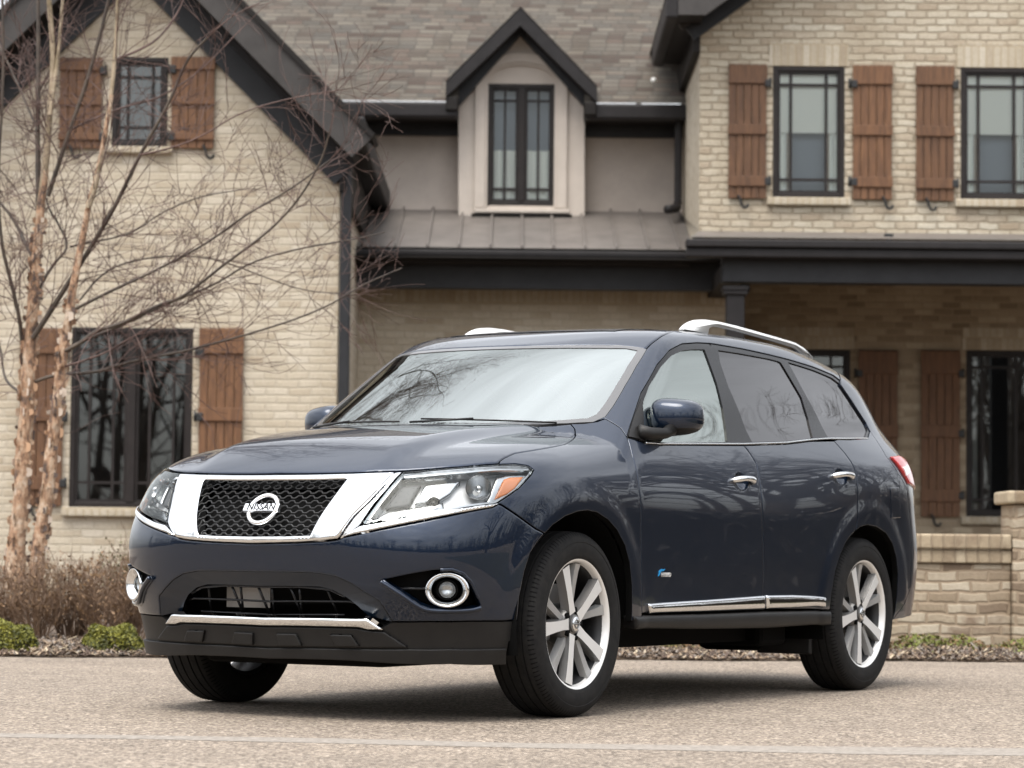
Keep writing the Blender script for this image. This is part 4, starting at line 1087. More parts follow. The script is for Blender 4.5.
    for xa, xb, za, zb in ((x0, x0, z0, z1), (x1, x1, z0, z1)): b.add([(xa, y+.04, za), (xa, y+.6, za), (xa, y+.6, zb), (xa, y+.04, zb)], [(0, 1, 2, 3)])
    b.build('inner_reveal', dark_room, fr)
    return fr
def shutter(r, d, hinge, parent=house, battens=(.0, .49, .94)):
    (x0, z0), (x1, _), (_, z1), _ = r; H = z1-z0; mb = MB(); n = 5; w_ = (x1-x0)/n
    for k in range(n): mb.bbox(x0+k*w_+.003, x0+(k+1)*w_-.003, d-.045, d-.018, z0, z1, .004)
    for b0, bh in ((1-.145, .135), (.475, .075), (.09, .075)):
        mb.bbox(x0-.004, x1+.004, d-.068, d-.0455, z0+H*b0, z0+H*b0+H*bh, .004)
    o = mb.build('shutter', wood, parent)
    hx = x1 if hinge > 0 else x0
    for zz in ((.86, .13) if H < 1.7 else (.86, .5, .13)):
        b = MB(); b.bbox(hx-.02, hx+.045, d-.075, d-.03, z0+H*zz-.045, z0+H*zz+.035, .008); b.tube([(hx+.035*hinge, d-.05, z0+H*zz-.05), (hx+.035*hinge, d-.05, z0+H*zz+.05)], .014, 6); b.build('hinge', iron_m, o)
    cx = x0+(x1-x0)*.30 if hinge > 0 else x0+(x1-x0)*.8
    b = MB(); pts = [(cx-.02, d-.06, z0+.03), (cx+.01, d-.06, z0-.02), (cx+.015, d-.06, z0-.07), (cx+.05, d-.06, z0-.105), (cx+.085, d-.06, z0-.085), (cx+.085, d-.06, z0-.06)]
    b.tube(chaikin(np.array(pts), 2, False), .014, 6); b.build('shutter_dog', iron_m, o); return o
def sill(r, d, parent=house, h=.09, over=.06, mt=brick_sold):
    (x0, z0), (x1, _), _, _ = r; mb = MB(); mb.bbox(x0-over, x1+over, d-.07, d+.10, z0-h, z0-.003, .012); return mb.build('window_sill', mt, parent)
def lintel(r, d, h=.25, over=.04, parent=house):
    (x0, _), (x1, z1), _, _ = (r[0], r[2], 0, 0); mb = MB(); mb.box(x0-over, x1+over, d-.012, d+.02, z1+.003, z1+h); return mb.build('window_lintel', brick_sold, parent)

# --- left gable wing
DL = 26.5
zb_ = .10
aL = W(135.5, -21, DL); xr_ = W(338, 300, DL)[0]; sl_ = 1.0
zE = W(338, 178, DL)[1]
half_w_ = xr_-aL[0]
wl_low = rect(72, 327, 190.5, 508, DL); wl_up = rect(113, 57, 167, 147, DL)
gable = [(aL[0]-half_w_, zb_), (xr_, zb_), (xr_, aL[1]-half_w_*.995), (aL[0], aL[1]), (aL[0]-half_w_, aL[1]-half_w_*.995)]
wall('gable_wall', gable, DL, brick, holes=(wl_low, wl_up))
wall('flank_wall', [(0, zb_), (6.0, zb_), (6.0, zE+.2), (0, zE+.2)], 0, brick, parent=house)
fl = [o for o in house.children if o.name.startswith('flank_wall')][-1]
fl.data.materials[0] = brick_side
for v in fl.data.vertices: v.co = (xr_-.001, DL+v.co.x, v.co.z)
window(wl_low, DL, 'tall', 2); window(wl_up, DL, 'dark', 1)
sill(wl_low, DL); sill(wl_up, DL, h=.07)
for q, hg in (((200.5, 328, 241.5, 506), -1), ((22, 328, 62, 506), 1), ((61, 58, 101.5, 149), 1), ((172.5, 57, 214, 149), -1)): shutter(rect(*q, DL), DL, hg)
def band(name, a, b, w0, w1, y0, y1, mt, parent=house):
    """a board along a-b (x, z), covering from w0 to w1 across (up), between the depths y0 and y1"""
    a = np.array(a); b = np.array(b); t = (b-a)/np.linalg.norm(b-a); n = np.array([-t[1], t[0]]); n = n if n[1] > 0 else -n
    mb = MB(); mb.prism([tuple(a+n*w0), tuple(b+n*w0), tuple(b+n*w1), tuple(a+n*w1)], y0, y1, 1); return mb.build(name, mt, parent)
ap = np.array(aL); rt = np.array([xr_-.03, aL[1]-(xr_-.03-aL[0])]); lt = np.array([aL[0]-half_w_-.1, aL[1]-half_w_-.1])
for q in (rt, lt):
    s_ = 1 if q[0] > ap[0] else -1
    band('rake_frieze', ap, q, -.02, .20, DL-.06, DL-.002, blue_trim)
    band('frieze_moulding', ap, q, .20, .26, DL-.12, DL-.002, dark_trim)
    ext = q+np.array([s_*.16, -.16]) if s_ < 0 else ap+np.array([1, -1])*(W(352, 130, DL-.5)[0]-ap[0])
    band('rake_soffit', ap, q, .26, .32, DL-.45, DL-.002, soffit_m)
    o1 = ap+np.array([0, .36]); o2 = ext+np.array([0, .36])
    band('rake_fascia', o1, o2, 0, .26, DL-.50, DL-.455, fascia_m)
    band('roof_edge', o1, o2, .262, .31, DL-.54, DL+.2, soffit_m)
    # roof slab over the wing
    mb = MB(); top = np.array(o1)+np.array([0, .37]); bot = np.array(o2)+np.array([0, .37]); 
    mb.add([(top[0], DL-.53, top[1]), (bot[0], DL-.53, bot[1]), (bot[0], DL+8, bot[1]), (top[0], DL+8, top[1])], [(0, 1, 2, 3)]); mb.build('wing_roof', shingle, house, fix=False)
# eave return and gutter running back along the flank
ex0 = xr_; zq = W(350, 138, DL-.5)[1]
mb = MB(); mb.box(ex0+.002, ex0+.20, DL-.40, DL+5, zq-.02, zq+.03); mb.build('eave_soffit', soffit_m, house)
mb = MB(); mb.bbox(ex0+.14, ex0+.26, DL-.42, DL+5, zq-.01, zq+.22, .02); mb.build('eave_gutter', dark_trim, house)
mb = MB(); mb.box(ex0, ex0+.06, DL-.05, DL+5, zq-.45, zq-.02); mb.build('flank_frieze', soffit_m, house)
# downspout at the wing's corner
xa = W(339, 300, DL)[0]; xb = W(350, 300, DL)[0]
mb = MB(); mb.bbox(xa+.005, xb, DL-.03, DL+.09, .1, zq-.2, .015); mb.build('downspout', blue_trim, house)

# --- middle part: shingled roof, eave, stucco strip, dormer
DM = 31.5; DE = 30.9
zg0 = W(500, 119, DE)[1]; zg1 = W(500, 103, DE)[1]; xl = W(300, 110, DE)[0]; xrr = W(682, 110, DE)[0]
xw_r = aL[0]-half_w_-.3; xd0 = W(459, 110, 31.2)[0]; xd1 = W(584, 110, 31.2)[0]
zf = W(500, 136, DM-.06)[1]
for xa_, xb_ in ((xl, xd0), (xd1, xrr+.1)):
    mb = MB(); mb.bbox(xa_, xb_, DE-.06, DE+.1, zg0, zg1, .03); mb.build('main_gutter', dark_trim, house)
    mb = MB(); mb.box(xa_, xb_+.05, DM-.06, DM+.0, zf, zg0+.05); mb.build('main_frieze', blue_trim, house)
    mb = MB(); mb.box(xa_, xb_, DE+.0, DM, zg0+.02, zg0+.05); mb.build('main_soffit', soffit_m, house)
mb = MB()
for xa_, xb_, o_ in ((xw_r, xd0, 0), (xd0, xd1, .345), (xd1, 9, 0)): mb.add([(xa_, DE-.02+o_, zg1+.01+o_), (xb_, DE-.02+o_, zg1+.01+o_), (xb_, DE+3.3, zg1+3.33), (xa_, DE+3.3, zg1+3.33)], [(0, 1, 2, 3)])
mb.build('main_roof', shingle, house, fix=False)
zs1 = W(500, 211, DM)[1]
wall('stucco_wall', [(xl, zs1-.3), (xrr+.25, zs1-.3), (xrr+.25, zg0+.1), (xl, zg0+.1)], DM, stucco)
# dormer
DD = 31.2
dm = [W(458.5, 216, DD), W(584.5, 216, DD), W(584.5, 88, DD), W(520.5, 34, DD), W(458.5, 88, DD)]
wd = rect(488, 83.5, 555, 206, DD)
wall('dormer_wall', dm, DD, stucco_l, holes=(wd,))
for xx in (dm[0][0], dm[1][0]):
    mb = MB(); mb.add([(xx, DD, dm[0][1]), (xx, DD+2.5, dm[0][1]), (xx, DD+2.5, dm[2][1]+.1), (xx, DD, dm[2][1]+.1)], [(0, 1, 2, 3)]); mb.build('dormer_cheek', stucco_l, house, fix=False)
window(wd, DD, 'dormer', 2)
cxd = W(521.5, 83, DD); rA = W(563, 83, DD)[0]-cxd[0]; rB = W(557, 83, DD)[0]-cxd[0]
def archband(name, ri, ro, hi_, ho_, y0, y1, mt, legs=True):
    n = 24; zc = cxd[1]; zbot = W(500, 208, DD)[1]; P = []; Q = []
    for k in range(n+1):
        a = math.pi*k/n; P.append((cxd[0]+ro*math.cos(a), zc+ho_*math.sin(a))); Q.append((cxd[0]+ri*math.cos(a), zc+hi_*math.sin(a)))
    if legs: P = [(cxd[0]+ro, zbot)]+P+[(cxd[0]-ro, zbot)]; Q = [(cxd[0]+ri, zbot)]+Q+[(cxd[0]-ri, zbot)]
    mb = MB()
    for i in range(len(P)-1):
        a, b, c, d_ = P[i], P[i+1], Q[i+1], Q[i]; mb.prism([a, b, c, d_], y0, y1, 1)
    return mb.build(name, mt, house)
archband('arch_surround', rA*.86, rA*1.10, .235, .335, DD-.055, DD-.001, stucco_l)
archband('arch_bead', rA*.80, rA*.855, .205, .232, DD-.035, DD-.0015, stucco_l)
mb = MB(); a = W(474, 209, DD); b = W(569, 214.5, DD); mb.bbox(a[0], b[0], DD-.09, DD-.001, b[1], a[1], .012); mb.build('dormer_sill', stucco_l, house)
mb = MB(); a = W(474, 214.6, DD); b = W(569, 217, DD); mb.box(a[0]-.03, b[0]+.03, DD-.10, DD-.001, b[1], a[1]); mb.build('dormer_flashing', soffit_m, house)
apx = np.array(W(520.5, 9, DD-.35)); 
for e_, s_ in (((446, 85), -1), ((597, 90), 1)):
    q = np.array(W(e_[0], e_[1]-2, DD-.35)); 
    mb = MB(); a, b = apx, q; mb.prism([tuple(a), tuple(b), (b[0], b[1]-.17), (a[0], a[1]-.20)], DD-.42, DD-.30, 1); mb.build('dormer_fascia', dark_trim, house)
    ia = np.array(W(520.5, 27, DD-.1)); ib = np.array(W(e_[0]-s_*13, 97, DD-.1))
    mb = MB(); mb.prism([(ia[0], ia[1]+.1), (ib[0], ib[1]+.1), (ib[0], ib[1]-.10), (ia[0], ia[1]-.09)], DD-.12, DD-.0012, 1); mb.build('dormer_frieze', blue_trim, house)
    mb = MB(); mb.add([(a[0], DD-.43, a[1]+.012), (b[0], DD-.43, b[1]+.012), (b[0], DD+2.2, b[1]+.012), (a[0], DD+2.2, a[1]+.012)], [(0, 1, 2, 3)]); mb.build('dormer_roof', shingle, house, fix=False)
    mb = MB(); mb.add([(a[0], DD-.30, a[1]-.19), (b[0], DD-.30, b[1]-.16), (b[0], DD+.6, b[1]-.16), (a[0], DD+.6, a[1]-.19)], [(0, 1, 2, 3)]); mb.build('dormer_soffit', soffit_m, house, fix=False)
    mb = MB(); mb.bbox(min(q[0], q[0]-s_*.14), max(q[0], q[0]-s_*.14), DD-.40, DD+.6, q[1]-.32, q[1]-.16, .02); mb.build('dormer_eave', soffit_m, house)
# downspout of the main gutter
a = W(675, 108, DE+.1); b = W(681.5, 212, DE+.1)
mb = MB(); mb.bbox(a[0], b[0], DE+.08, DE+.20, b[1]+.05, a[1], .02); mb.tube([((a[0]+b[0])/2, DE+.14, b[1]+.12), ((a[0]+b[0])/2-.02, DE+.0, b[1]+.03), ((a[0]+b[0])/2-.14, DE-.12, b[1]+.0)], .05, 8); mb.build('downspout', dark_trim, house)

# --- standing seam roof over the porch
DP = 29.4
z_hi = W(500, 210.5, DM)[1]; z_lo = W(500, 248, DP)[1]; xl2 = W(345, 240, DP)[0]; xr2 = W(700, 240, DP)[0]
mb = MB(); mb.add([(xl2, DP, z_lo), (xr2+.3, DP, z_lo), (xr2+.3, DM, z_hi), (xl2-.2, DM, z_hi)], [(0, 1, 2, 3)])
pr = mb.build('porch_roof', metal_roof, house, fix=False)
for k in range(12):
    f0 = W(364+k*31.6, 248, DP)[0]; f1 = f0+.0
    sm = MB(); v = [(f0-.012, DP, z_lo), (f0+.012, DP, z_lo), (f0+.012, DM, z_hi), (f0-.012, DM, z_hi)]
    sm.add(v+[(x, y, z+.035) for x, y, z in v], [(4, 5, 6, 7), (0, 1, 5, 4), (1, 2, 6, 5), (3, 0, 4, 7)]); sm.build('standing_seam', metal_roof, pr)
def gut(name, u0, v0, u1, v1, d, mt=dark_trim, depth=.13, parent=house):
    a = W(u0, v0, d); b = W(u1, v1, d); mb = MB(); z1, z0 = max(a[1], b[1]), min(a[1], b[1]); hgt = z1-z0
    mb.bbox(a[0], b[0], d-.05, d+depth, z0+hgt*.55, z1, .015); mb.bbox(a[0], b[0], d-.01, d+depth, z0, z0+hgt*.56, .02); return mb.build(name, mt, parent)
gut('porch_gutter', 342, 249, 690, 266, DP-.05)
a = W(345, 266, DP+.15); b = W(722, 291, DP+.15); mb = MB(); mb.box(a[0], b[0]+.3, DP+.12, DP+.32, b[1], a[1]+.1); mb.build('porch_beam', blue_trim, house)
mb = MB(); mb.box(xl2-.2, 8, DP-.3, DM-.4, W(500, 289, DP+.2)[1]+.28, W(500, 289, DP+.2)[1]+.30); mb.build('porch_ceiling', soffit_m, house)
# wall under the porch
DB = 31.0
zt = W(500, 291, DP)[1]+.4
wc = rect(436, 338, 560, 560, DB); wr1 = rect(772, 349, 850, 517, DB); wr2 = rect(966, 350, 1034, 517, DB)
xm_ = W(735, 300, DB)[0]
DC = 30.1; wc = rect(436, 338, 560, 560, DC)
wall('porch_wall', [(xl2-.4, zb_), (xm_, zb_), (xm_, zt), (xl2-.4, zt)], DC, brick, holes=(wc,))
wall('porch_wall', [(xm_, zb_), (8, zb_), (8, zt), (xm_, zt)], DB, brick_tan, holes=(wr1, wr2))
window(wc, DC, 'dark', 2)
for q in (wr1, wr2): window(q, DB, 'dark', 1)
for q in (wr1, wr2): sill(q, DB); lintel(q, DB)
shutter(rect(858, 350, 897, 517, DB), DB, -1); shutter(rect(920.5, 350, 959.5, 517, DB), DB, 1)
mb = MB(); a = W(350, 296, DC); mb.box(xl2-.3, W(722, 292, DC)[0], DC-.012, DC+.01, a[1]-.07, a[1]+.15); mb.build('soldier_course', brick_sold, house)

# --- right wing above the porch
DR = 28.6
xc = W(699.5, 150, DR)[0]; zbr = W(800, 232, DR)[1]
w1 = rect(773, 66, 844.5, 198, DR); w2 = rect(960.5, 67.5, 1033, 200, DR)
s0 = np.array(W(697.5, 38, DR)); s1 = np.array(W(752, -1, DR)); tt = (s1-s0)/(s1[0]-s0[0]); ztop = s0[1]+tt[1]*(xc+6.0-s0[0])
wall('wing_wall', [(xc, zbr-.1), (9, zbr-.1), (9, s0[1]-.0+tt[1]*3.0), (xc+3.0, s0[1]+tt[1]*3.0), (xc, s0[1]+.02)], DR, brick_w, holes=(w1, w2))
mb = MB(); mb.add([(xc, DR, zbr-.1), (xc, DM+.4, zbr-.1), (xc, DM+.4, s0[1]+.3), (xc, DR, s0[1]+.3)], [(0, 1, 2, 3)]); mb.build('wing_flank', brick_side, house, fix=False)
for q in (w1, w2): window(q, DR, 'bright', 1); sill(q, DR, h=.085); lintel(q, DR)
for q, hg in (((728.5, 64.5, 766, 199), 1), ((852.5, 65.5, 891.5, 200), -1), ((915.5, 66, 953.5, 201.5), 1)): shutter(rect(*q, DR), DR, hg)
e0 = np.array(W(694, 41, DR)); e1 = e0+tt*4.0
band('rake_frieze', e0, e1, .0, .16, DR-.06, DR-.002, blue_trim); band('frieze_moulding', e0-tt*.03, e1, .16, .24, DR-.12, DR-.002, fascia_m)
band('rake_soffit', e0-tt*.05, e1, .24, .28, DR-.5, DR-.002, soffit_m)
f0 = np.array(W(680, 15.5, DR-.5)); f1 = f0+tt*4
mb = MB(); mb.prism([tuple(f0+np.array([-.02, 0])), (f0[0]+.26, f0[1]), (f1[0]+.26, f1[1]), (f1[0]-.02, f1[1]+.3), (f0[0]-.02, f0[1]+.32)], DR-.55, DR-.50, 1); mb.build('rake_fascia', fascia_m, house)
zs_ = W(664, 16, DR-.5)[1]
mb = MB(); x_o = W(666, 10, DR-.5)[0]; mb.bbox(x_o, x_o+.13, DR-.55, DM-.6, zs_-.03, zs_+.22, .025); mb.build('eave_gutter', dark_trim, house)
mb = MB(); mb.box(x_o+.10, xc, DR-.49, DM-.6, zs_+.0, zs_+.04); mb.build('eave_soffit', soffit_m, house)
mb = MB(); mb.box(xc-.07, xc-.002, DR-.02, DM, zs_-.28, zs_-.001); mb.build('flank_frieze', soffit_m, house)
mb = MB(); c = W(653.5, 81, DM-.75); mb.tube([(c[0], DM-.80, c[1]), (c[0], DM-.70, c[1]+.02)], [.032, .022], 12); mb.build('eave_lamp', mat('white_lamp_head', (.8, .8, .78), .3), house)
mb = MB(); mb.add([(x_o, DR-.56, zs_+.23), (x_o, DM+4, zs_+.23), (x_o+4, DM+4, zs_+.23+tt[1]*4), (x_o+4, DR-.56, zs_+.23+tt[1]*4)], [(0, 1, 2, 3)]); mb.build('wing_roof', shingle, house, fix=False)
# right porch: roof edge, gutter, beam, column
DQ = 27.6
z_a = W(850, 232.5, DR)[1]; z_b = W(850, 238.5, DQ)[1]
xq = W(690, 240, DQ)[0]
mb = MB(); mb.add([(xq, DQ, z_b), (9, DQ, z_b), (9, DR, z_a), (xc, DR, z_a)], [(0, 1, 2, 3)]); mb.build('porch_roof', metal_roof, house, fix=False)
mb = MB(); mb.add([(xq, DQ, z_b), (xc, DR, z_a), (xc-.05, DM, z_hi), (xr2+.2, DP, z_lo+.003)], [(0, 1, 2, 3)]); mb.build('porch_roof_hip', metal_roof, house, fix=False)
gut('porch_gutter', 686, 239, 1100, 261, DQ-.05)
c = W(894, 238, DQ); mb = MB(); mb.tube([(c[0], DQ+.4, c[1]-.02), (c[0], DQ+.4, c[1]+.06)], .03, 8); mb.bbox(c[0]-.045, c[0]+.045, DQ+.36, DQ+.44, c[1]+.05, c[1]+.09, .01); mb.build('roof_vent', iron_m, house)
a = W(722, 261, DQ+.2); b = W(1100, 286, DQ+.2); mb = MB(); mb.bbox(a[0], b[0], DQ+.15, DQ+.40, b[1], a[1]+.05, .008); mb.build('porch_beam', blue_trim, house)
mb = MB(); mb.box(a[0]+.02, a[0]+.25, DQ+.4, DB, b[1]+.05, a[1]); mb.build('cross_beam', soffit_m, house)
a = W(724.5, 286, DQ+.2); b = W(746.5, 286, DQ+.2); mb = MB(); mb.bbox(a[0]+.02, b[0]-.02, DQ+.17, DQ+.37, zb_, a[1]-.004, .01); mb.bbox(a[0]-.01, b[0]+.01, DQ+.14, DQ+.40, a[1]-.09, a[1]-.05, .01); mb.bbox(a[0]-.02, b[0]+.02, DQ+.13, DQ+.41, a[1]-.05, a[1]-.003, .01); mb.build('porch_column', dark_trim, house)
for u_ in (1100,):
    a2_ = W(u_, 286, DQ+.2); mb = MB(); mb.bbox(a2_[0], a2_[0]+.2, DQ+.17, DQ+.37, zb_, a2_[1]-.004, .01); mb.build('porch_column', dark_trim, house)
xw_ = aL[0]-half_w_
mb = MB(); mb.add([(xw_, DL, zb_), (xw_, DM+9, zb_), (xw_, DM+9, zE), (xw_, DL, zE)], [(0, 1, 2, 3)]); mb.build('flank_wall', brick_side, house, fix=False)
mb = MB(); mb.box(xw_+.3, 8.8, DM+.6, DM+8.8, 0, 5.0); mb.build('house_core', dark_room, house)
# ================================================================== ground, bed, planting
rng = np.random.default_rng(7); random.seed(7)
def frame_mesh(name, mb, mt, kind=None, parent=None, fix=False, mats=None):
    """mesh given in house-frame coordinates"""
    o = mb.build(name, mt, parent, fix=fix, mats=mats)
    if parent is None: o.location = HO; o.rotation_euler = (0, 0, HANG)
    if kind: o['kind'] = kind
    return o
drive = mat('exposed_aggregate_asphalt', (.3, .27, .24), .85)
t_ = NT(drive); co_ = t_.obj()
vo = t_.n('TexVoronoi'); vo.inputs['Scale'].default_value = 90; t_.l(co_, vo.inputs['Vector'])
vs_ = t_.n('SeparateColor'); t_.l(vo.outputs['Color'], vs_.inputs[0])
c_ = t_.ramp(vs_.outputs[0], [(0., (.055, .043, .034)), (.18, (.132, .106, .083)), (.55, (.235, .193, .152)), (.85, (.325, .275, .222)), (1., (.45, .39, .325))])
v2 = t_.n('TexVoronoi'); v2.inputs['Scale'].default_value = 25; t_.l(co_, v2.inputs['Vector']); s2 = t_.n('SeparateColor'); t_.l(v2.outputs['Color'], s2.inputs[0])
c_ = t_.mix(.35, c_, t_.ramp(s2.outputs[1], [(0., (.62, .60, .58)), (1., (1.25, 1.22, 1.18))]), 'MULTIPLY')
c_ = t_.mix(.6, c_, t_.ramp(t_.tex(co_, .55, 5, .6), [(.3, (.82, .81, .80)), (.7, (1.10, 1.08, 1.06))]), 'MULTIPLY')
c_ = t_.mix(.5, c_, t_.ramp(t_.tex(co_, 5, 4, .6), [(.3, (.85, .84, .83)), (.7, (1.1, 1.1, 1.1))]), 'MULTIPLY')
c_ = t_.mix(.7, c_, t_.ramp(t_.tex(t_.obj((1, .35, 1)), .9, 6, .65), [(.32, (.78, .77, .76)), (.52, (1, 1, 1))]), 'MULTIPLY')
t_.l(c_, t_.b.inputs['Base Color']); t_.bump(t_.math('ADD', vo.outputs['Distance'], t_.math('MULTIPLY', t_.tex(co_, 160, 3), .6)), .55, .006)
mb = MB(); mb.add([(-300, -300, 0), (300, -300, 0), (300, 300, 0), (-300, 300, 0)], [(0, 1, 2, 3)]); tag(mb.build('driveway', drive, fix=False), kind='structure')
# sealed joint across the drive
joint = mat('sealed_joint', (.25, .225, .20), .9); t_ = NT(joint); t_.l(t_.ramp(t_.tex(t_.obj(), 30, 5, .7), [(.35, (.16, .138, .115)), (.65, (.30, .268, .232))]), t_.b.inputs['Base Color'])
mb = MB(); L = []
for u, v0, v1 in ((-200, 730, 735), (0, 733.5, 737.5), (150, 735.6, 739.4), (330, 738.5, 743.5), (520, 743.2, 748), (700, 745.5, 751), (860, 747, 754.5), (1024, 748.5, 756), (1250, 751, 757)):
    L.append((gpt(u, v1), gpt(u, v0)))
v = []
for a, b in L: v += [(a[0], a[1], .0012), (b[0], b[1], .0012)]
mb.add(v, [(2*i, 2*i+2, 2*i+3, 2*i+1) for i in range(len(L)-1)]); frame_mesh('pavement_joint', mb, joint, 'structure')
# bed in front of the house
def edge_d(x): return float(np.interp(x, [-9, -3.2, 3.2, 9], [16.7, 17.0, 17.75, 18.3]))+.05*math.sin(x*3.1)+.03*math.sin(x*7.7+1)
mulch_m = mat('bark_mulch_soil', (.12, .085, .06), .95); t_ = NT(mulch_m)
f_ = t_.tex(t_.obj(), 26, 6, .75); t_.l(t_.ramp(f_, [(.28, (.035, .024, .017)), (.5, (.12, .085, .06)), (.72, (.27, .20, .145))]), t_.b.inputs['Base Color']); t_.bump(t_.tex(t_.obj(), 60, 5, .7), .9, .03)
def bed_z(x, y):
    e = y-edge_d(x); return .010+.026*min(1, max(0, e)/.3)+.017*max(0, min(e, 12))+.012*math.sin(x*5.3+y*2)*min(1, max(0, e)/.4)
mb = MB(); nx, ny = 150, 60; v = []; f = []
for i in range(nx+1):
    x = -9+18*i/nx; e = edge_d(x)
    for j in range(ny+1):
        y = e+(32-e)*(j/ny)**2.4; z = bed_z(x, y)+(random.uniform(-.012, .012) if j else 0)
        v.append((x, y, z if j else .003))
for i in range(nx):
    for j in range(ny): a = i*(ny+1)+j; f.append((a, a+ny+1, a+ny+2, a+1))
mb.add(v, f, True); frame_mesh('planting_bed', mb, mulch_m, 'structure')
chip_cols = [mat('bark_chip_'+n, c, .9) for n, c in (('umber', (.075, .05, .036)), ('tan', (.26, .19, .13)), ('grey', (.20, .17, .145)), ('straw', (.46, .38, .27)))]
mb = MB()
for k in range(15000):
    x = random.uniform(-4.2, 4.4); y = edge_d(x)+abs(random.gauss(0, .55))-.02; 
    z = bed_z(x, y)+.008; l = random.uniform(.008, .026)*(1.7 if random.random() < .06 else 1); w_ = random.uniform(.004, .010); a = random.uniform(0, math.pi); tl = random.uniform(-.7, .7); rl = random.uniform(-.6, .6)
    ux = np.array([math.cos(a)*math.cos(tl), math.sin(a)*math.cos(tl), math.sin(tl)]); uy = np.array([-math.sin(a), math.cos(a), rl]); c = np.array([x, y, z+abs(math.sin(tl))*l*.8])
    mb.cur = random.choices([0, 1, 2, 3], [5, 3, 3, .7])[0]
    t3 = np.cross(ux, uy)*.004
    q = [c-ux*l-uy*w_, c+ux*l-uy*w_*.6, c+ux*l+uy*w_*.5, c-ux*l+uy*w_]
    mb.add(q+[p+t3 for p in q], [(4, 5, 6, 7), (0, 1, 5, 4), (1, 2, 6, 5), (2, 3, 7, 6), (3, 0, 4, 7)])
frame_mesh('bark_mulch', mb, None, 'stuff', mats=chip_cols)

# low brick wall and its pier on the right
DW = 18.6
zc1 = W(950, 534, DW)[1]; zc2 = W(950, 549, DW)[1]; zc3 = W(950, 563, DW)[1]; xw0 = W(700, 560, DW)[0]; xw1 = W(1011, 560, DW)[0]; xp1 = W(1062, 560, DW)[0]
lw = froot('garden_wall', (xw0+xw1)/2, DW, 0); tag(lw, 'low weathered brick garden wall with a stepped brick cap, behind the rear of the car', 'wall')
cx_ = (xw0+xw1)/2
def lb(x0, x1, y0, y1, z0, z1, nm, mt, par, b=.012): 
    q = MB(); q.bbox(x0, x1, y0, y1, z0, z1, b); return q.build(nm, mt, par)
lb(xw0-cx_, xw1-cx_, 0, .32, .0, zc3-.002, 'wall_face', brick_low, lw)
cap_b = cellmat('cap_brick', .078, .5, [(0., (.25, .19, .125)), (.4, (.36, .29, .20)), (1., (.43, .36, .26))], mortar=(.24, .185, .125), mw=.011, jitter=.018, vary=0, blotch=(3.5, (.22, .165, .11), .56))
lb(xw0-cx_, xw1-cx_, -.03, .35, zc3, zc2-.004, 'cap_course', cap_b, lw, .010); lb(xw0-cx_, xw1-cx_-.003, -.055, .375, zc2, zc1, 'cap_course', cap_b, lw, .014)
pier = froot('wall_pier', (xw1+xp1)/2, DW, 0); tag(pier, 'square brick pier with a capstone standing at the end of the low wall', 'pier'); hw = (xp1-xw1)/2
zp = W(1015, 491, DW)[1]; zp2 = W(1015, 504, DW)[1]
lb(-hw+.002, hw, -.06, .40, 0, zp2-.003, 'pier_shaft', brick_low, pier); lb(-hw-.04, hw+.04, -.10, .44, zp2, zp, 'capstone', cap_b, pier, .016)

# foliage helpers
def leaf(mb, c, s, up=None, asp=.55):
    a = rng.normal(size=3); a /= np.linalg.norm(a)
    if up is not None: a = a*.8+np.array(up)*.7; a /= np.linalg.norm(a)
    b = np.cross(a, rng.normal(size=3)); b /= np.linalg.norm(b)
    c = np.asarray(c); t = np.cross(a, b)
    mb.add([c-b*s, c+t*s*asp, c+b*s, c-t*s*asp], [(0, 1, 2, 3)])
def leaf_mat(name, c0, c1, sc=14):
    mt = mat(name, c0, .6); t = NT(mt); t.l(t.ramp(t.tex(t.obj(), sc, 4, .7), [(.3, c0), (.7, c1)]), t.b.inputs['Base Color']); return mt
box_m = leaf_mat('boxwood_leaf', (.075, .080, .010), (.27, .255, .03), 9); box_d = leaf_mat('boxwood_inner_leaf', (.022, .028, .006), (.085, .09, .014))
twig_m = leaf_mat('shrub_twig', (.105, .062, .040), (.26, .168, .105), 12); dead_m = leaf_mat('withered_leaf', (.12, .066, .034), (.27, .165, .08), 10); olive_m = leaf_mat('olive_leaf', (.05, .055, .018), (.14, .13, .045), 8)
def boxwood(u0, u1, v0, v1, d, label):
    (x0, zt), (x1, _) = W(u0, v0, d), W(u1, v0, d); zb = W(u0, v1, d)[1]; cx = (x0+x1)/2; r = (x1-x0)/2; h = zt-zb
    o = froot('boxwood', cx, d, zb); tag(o, label, 'shrub', 'clipped boxwoods in the bed')
    mb = MB()
    for k in range(8200):
        n = rng.normal(size=3); n /= np.linalg.norm(n); n[2] = abs(n[2]) if random.random() < .85 else n[2]*.4
        lump = 1+.07*math.sin(7*n[0]+3*n[1]+u0)+.06*math.sin(9*n[2]+5*n[0]+u1)
        rr = (1-.16*random.random()**1.6)*lump; p = np.sign(n)*np.abs(n)**.8*np.array([r, r*.9, h*.86])*rr; p[2] += h*.06
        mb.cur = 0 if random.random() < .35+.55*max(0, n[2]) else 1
        leaf(mb, p, random.uniform(.007, .013), n)
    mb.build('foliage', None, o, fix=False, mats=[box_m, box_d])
    s = MB()
    for k in range(7): a = k*.9; s.tube([(0, 0, -.06), (.3*r*math.cos(a), .3*r*math.sin(a), h*.3), (.75*r*math.cos(a), .7*r*math.sin(a), h*.6)], [.012, .008, .004], 5)
    s.build('stem', twig_m, o); return o
boxwood(-22, 39, 617, 657, 17.3, 'clipped boxwood cut off by the photo border, further from the car')
boxwood(81, 147, 621, 656, 17.35, 'clipped boxwood beside the front bumper of the car')
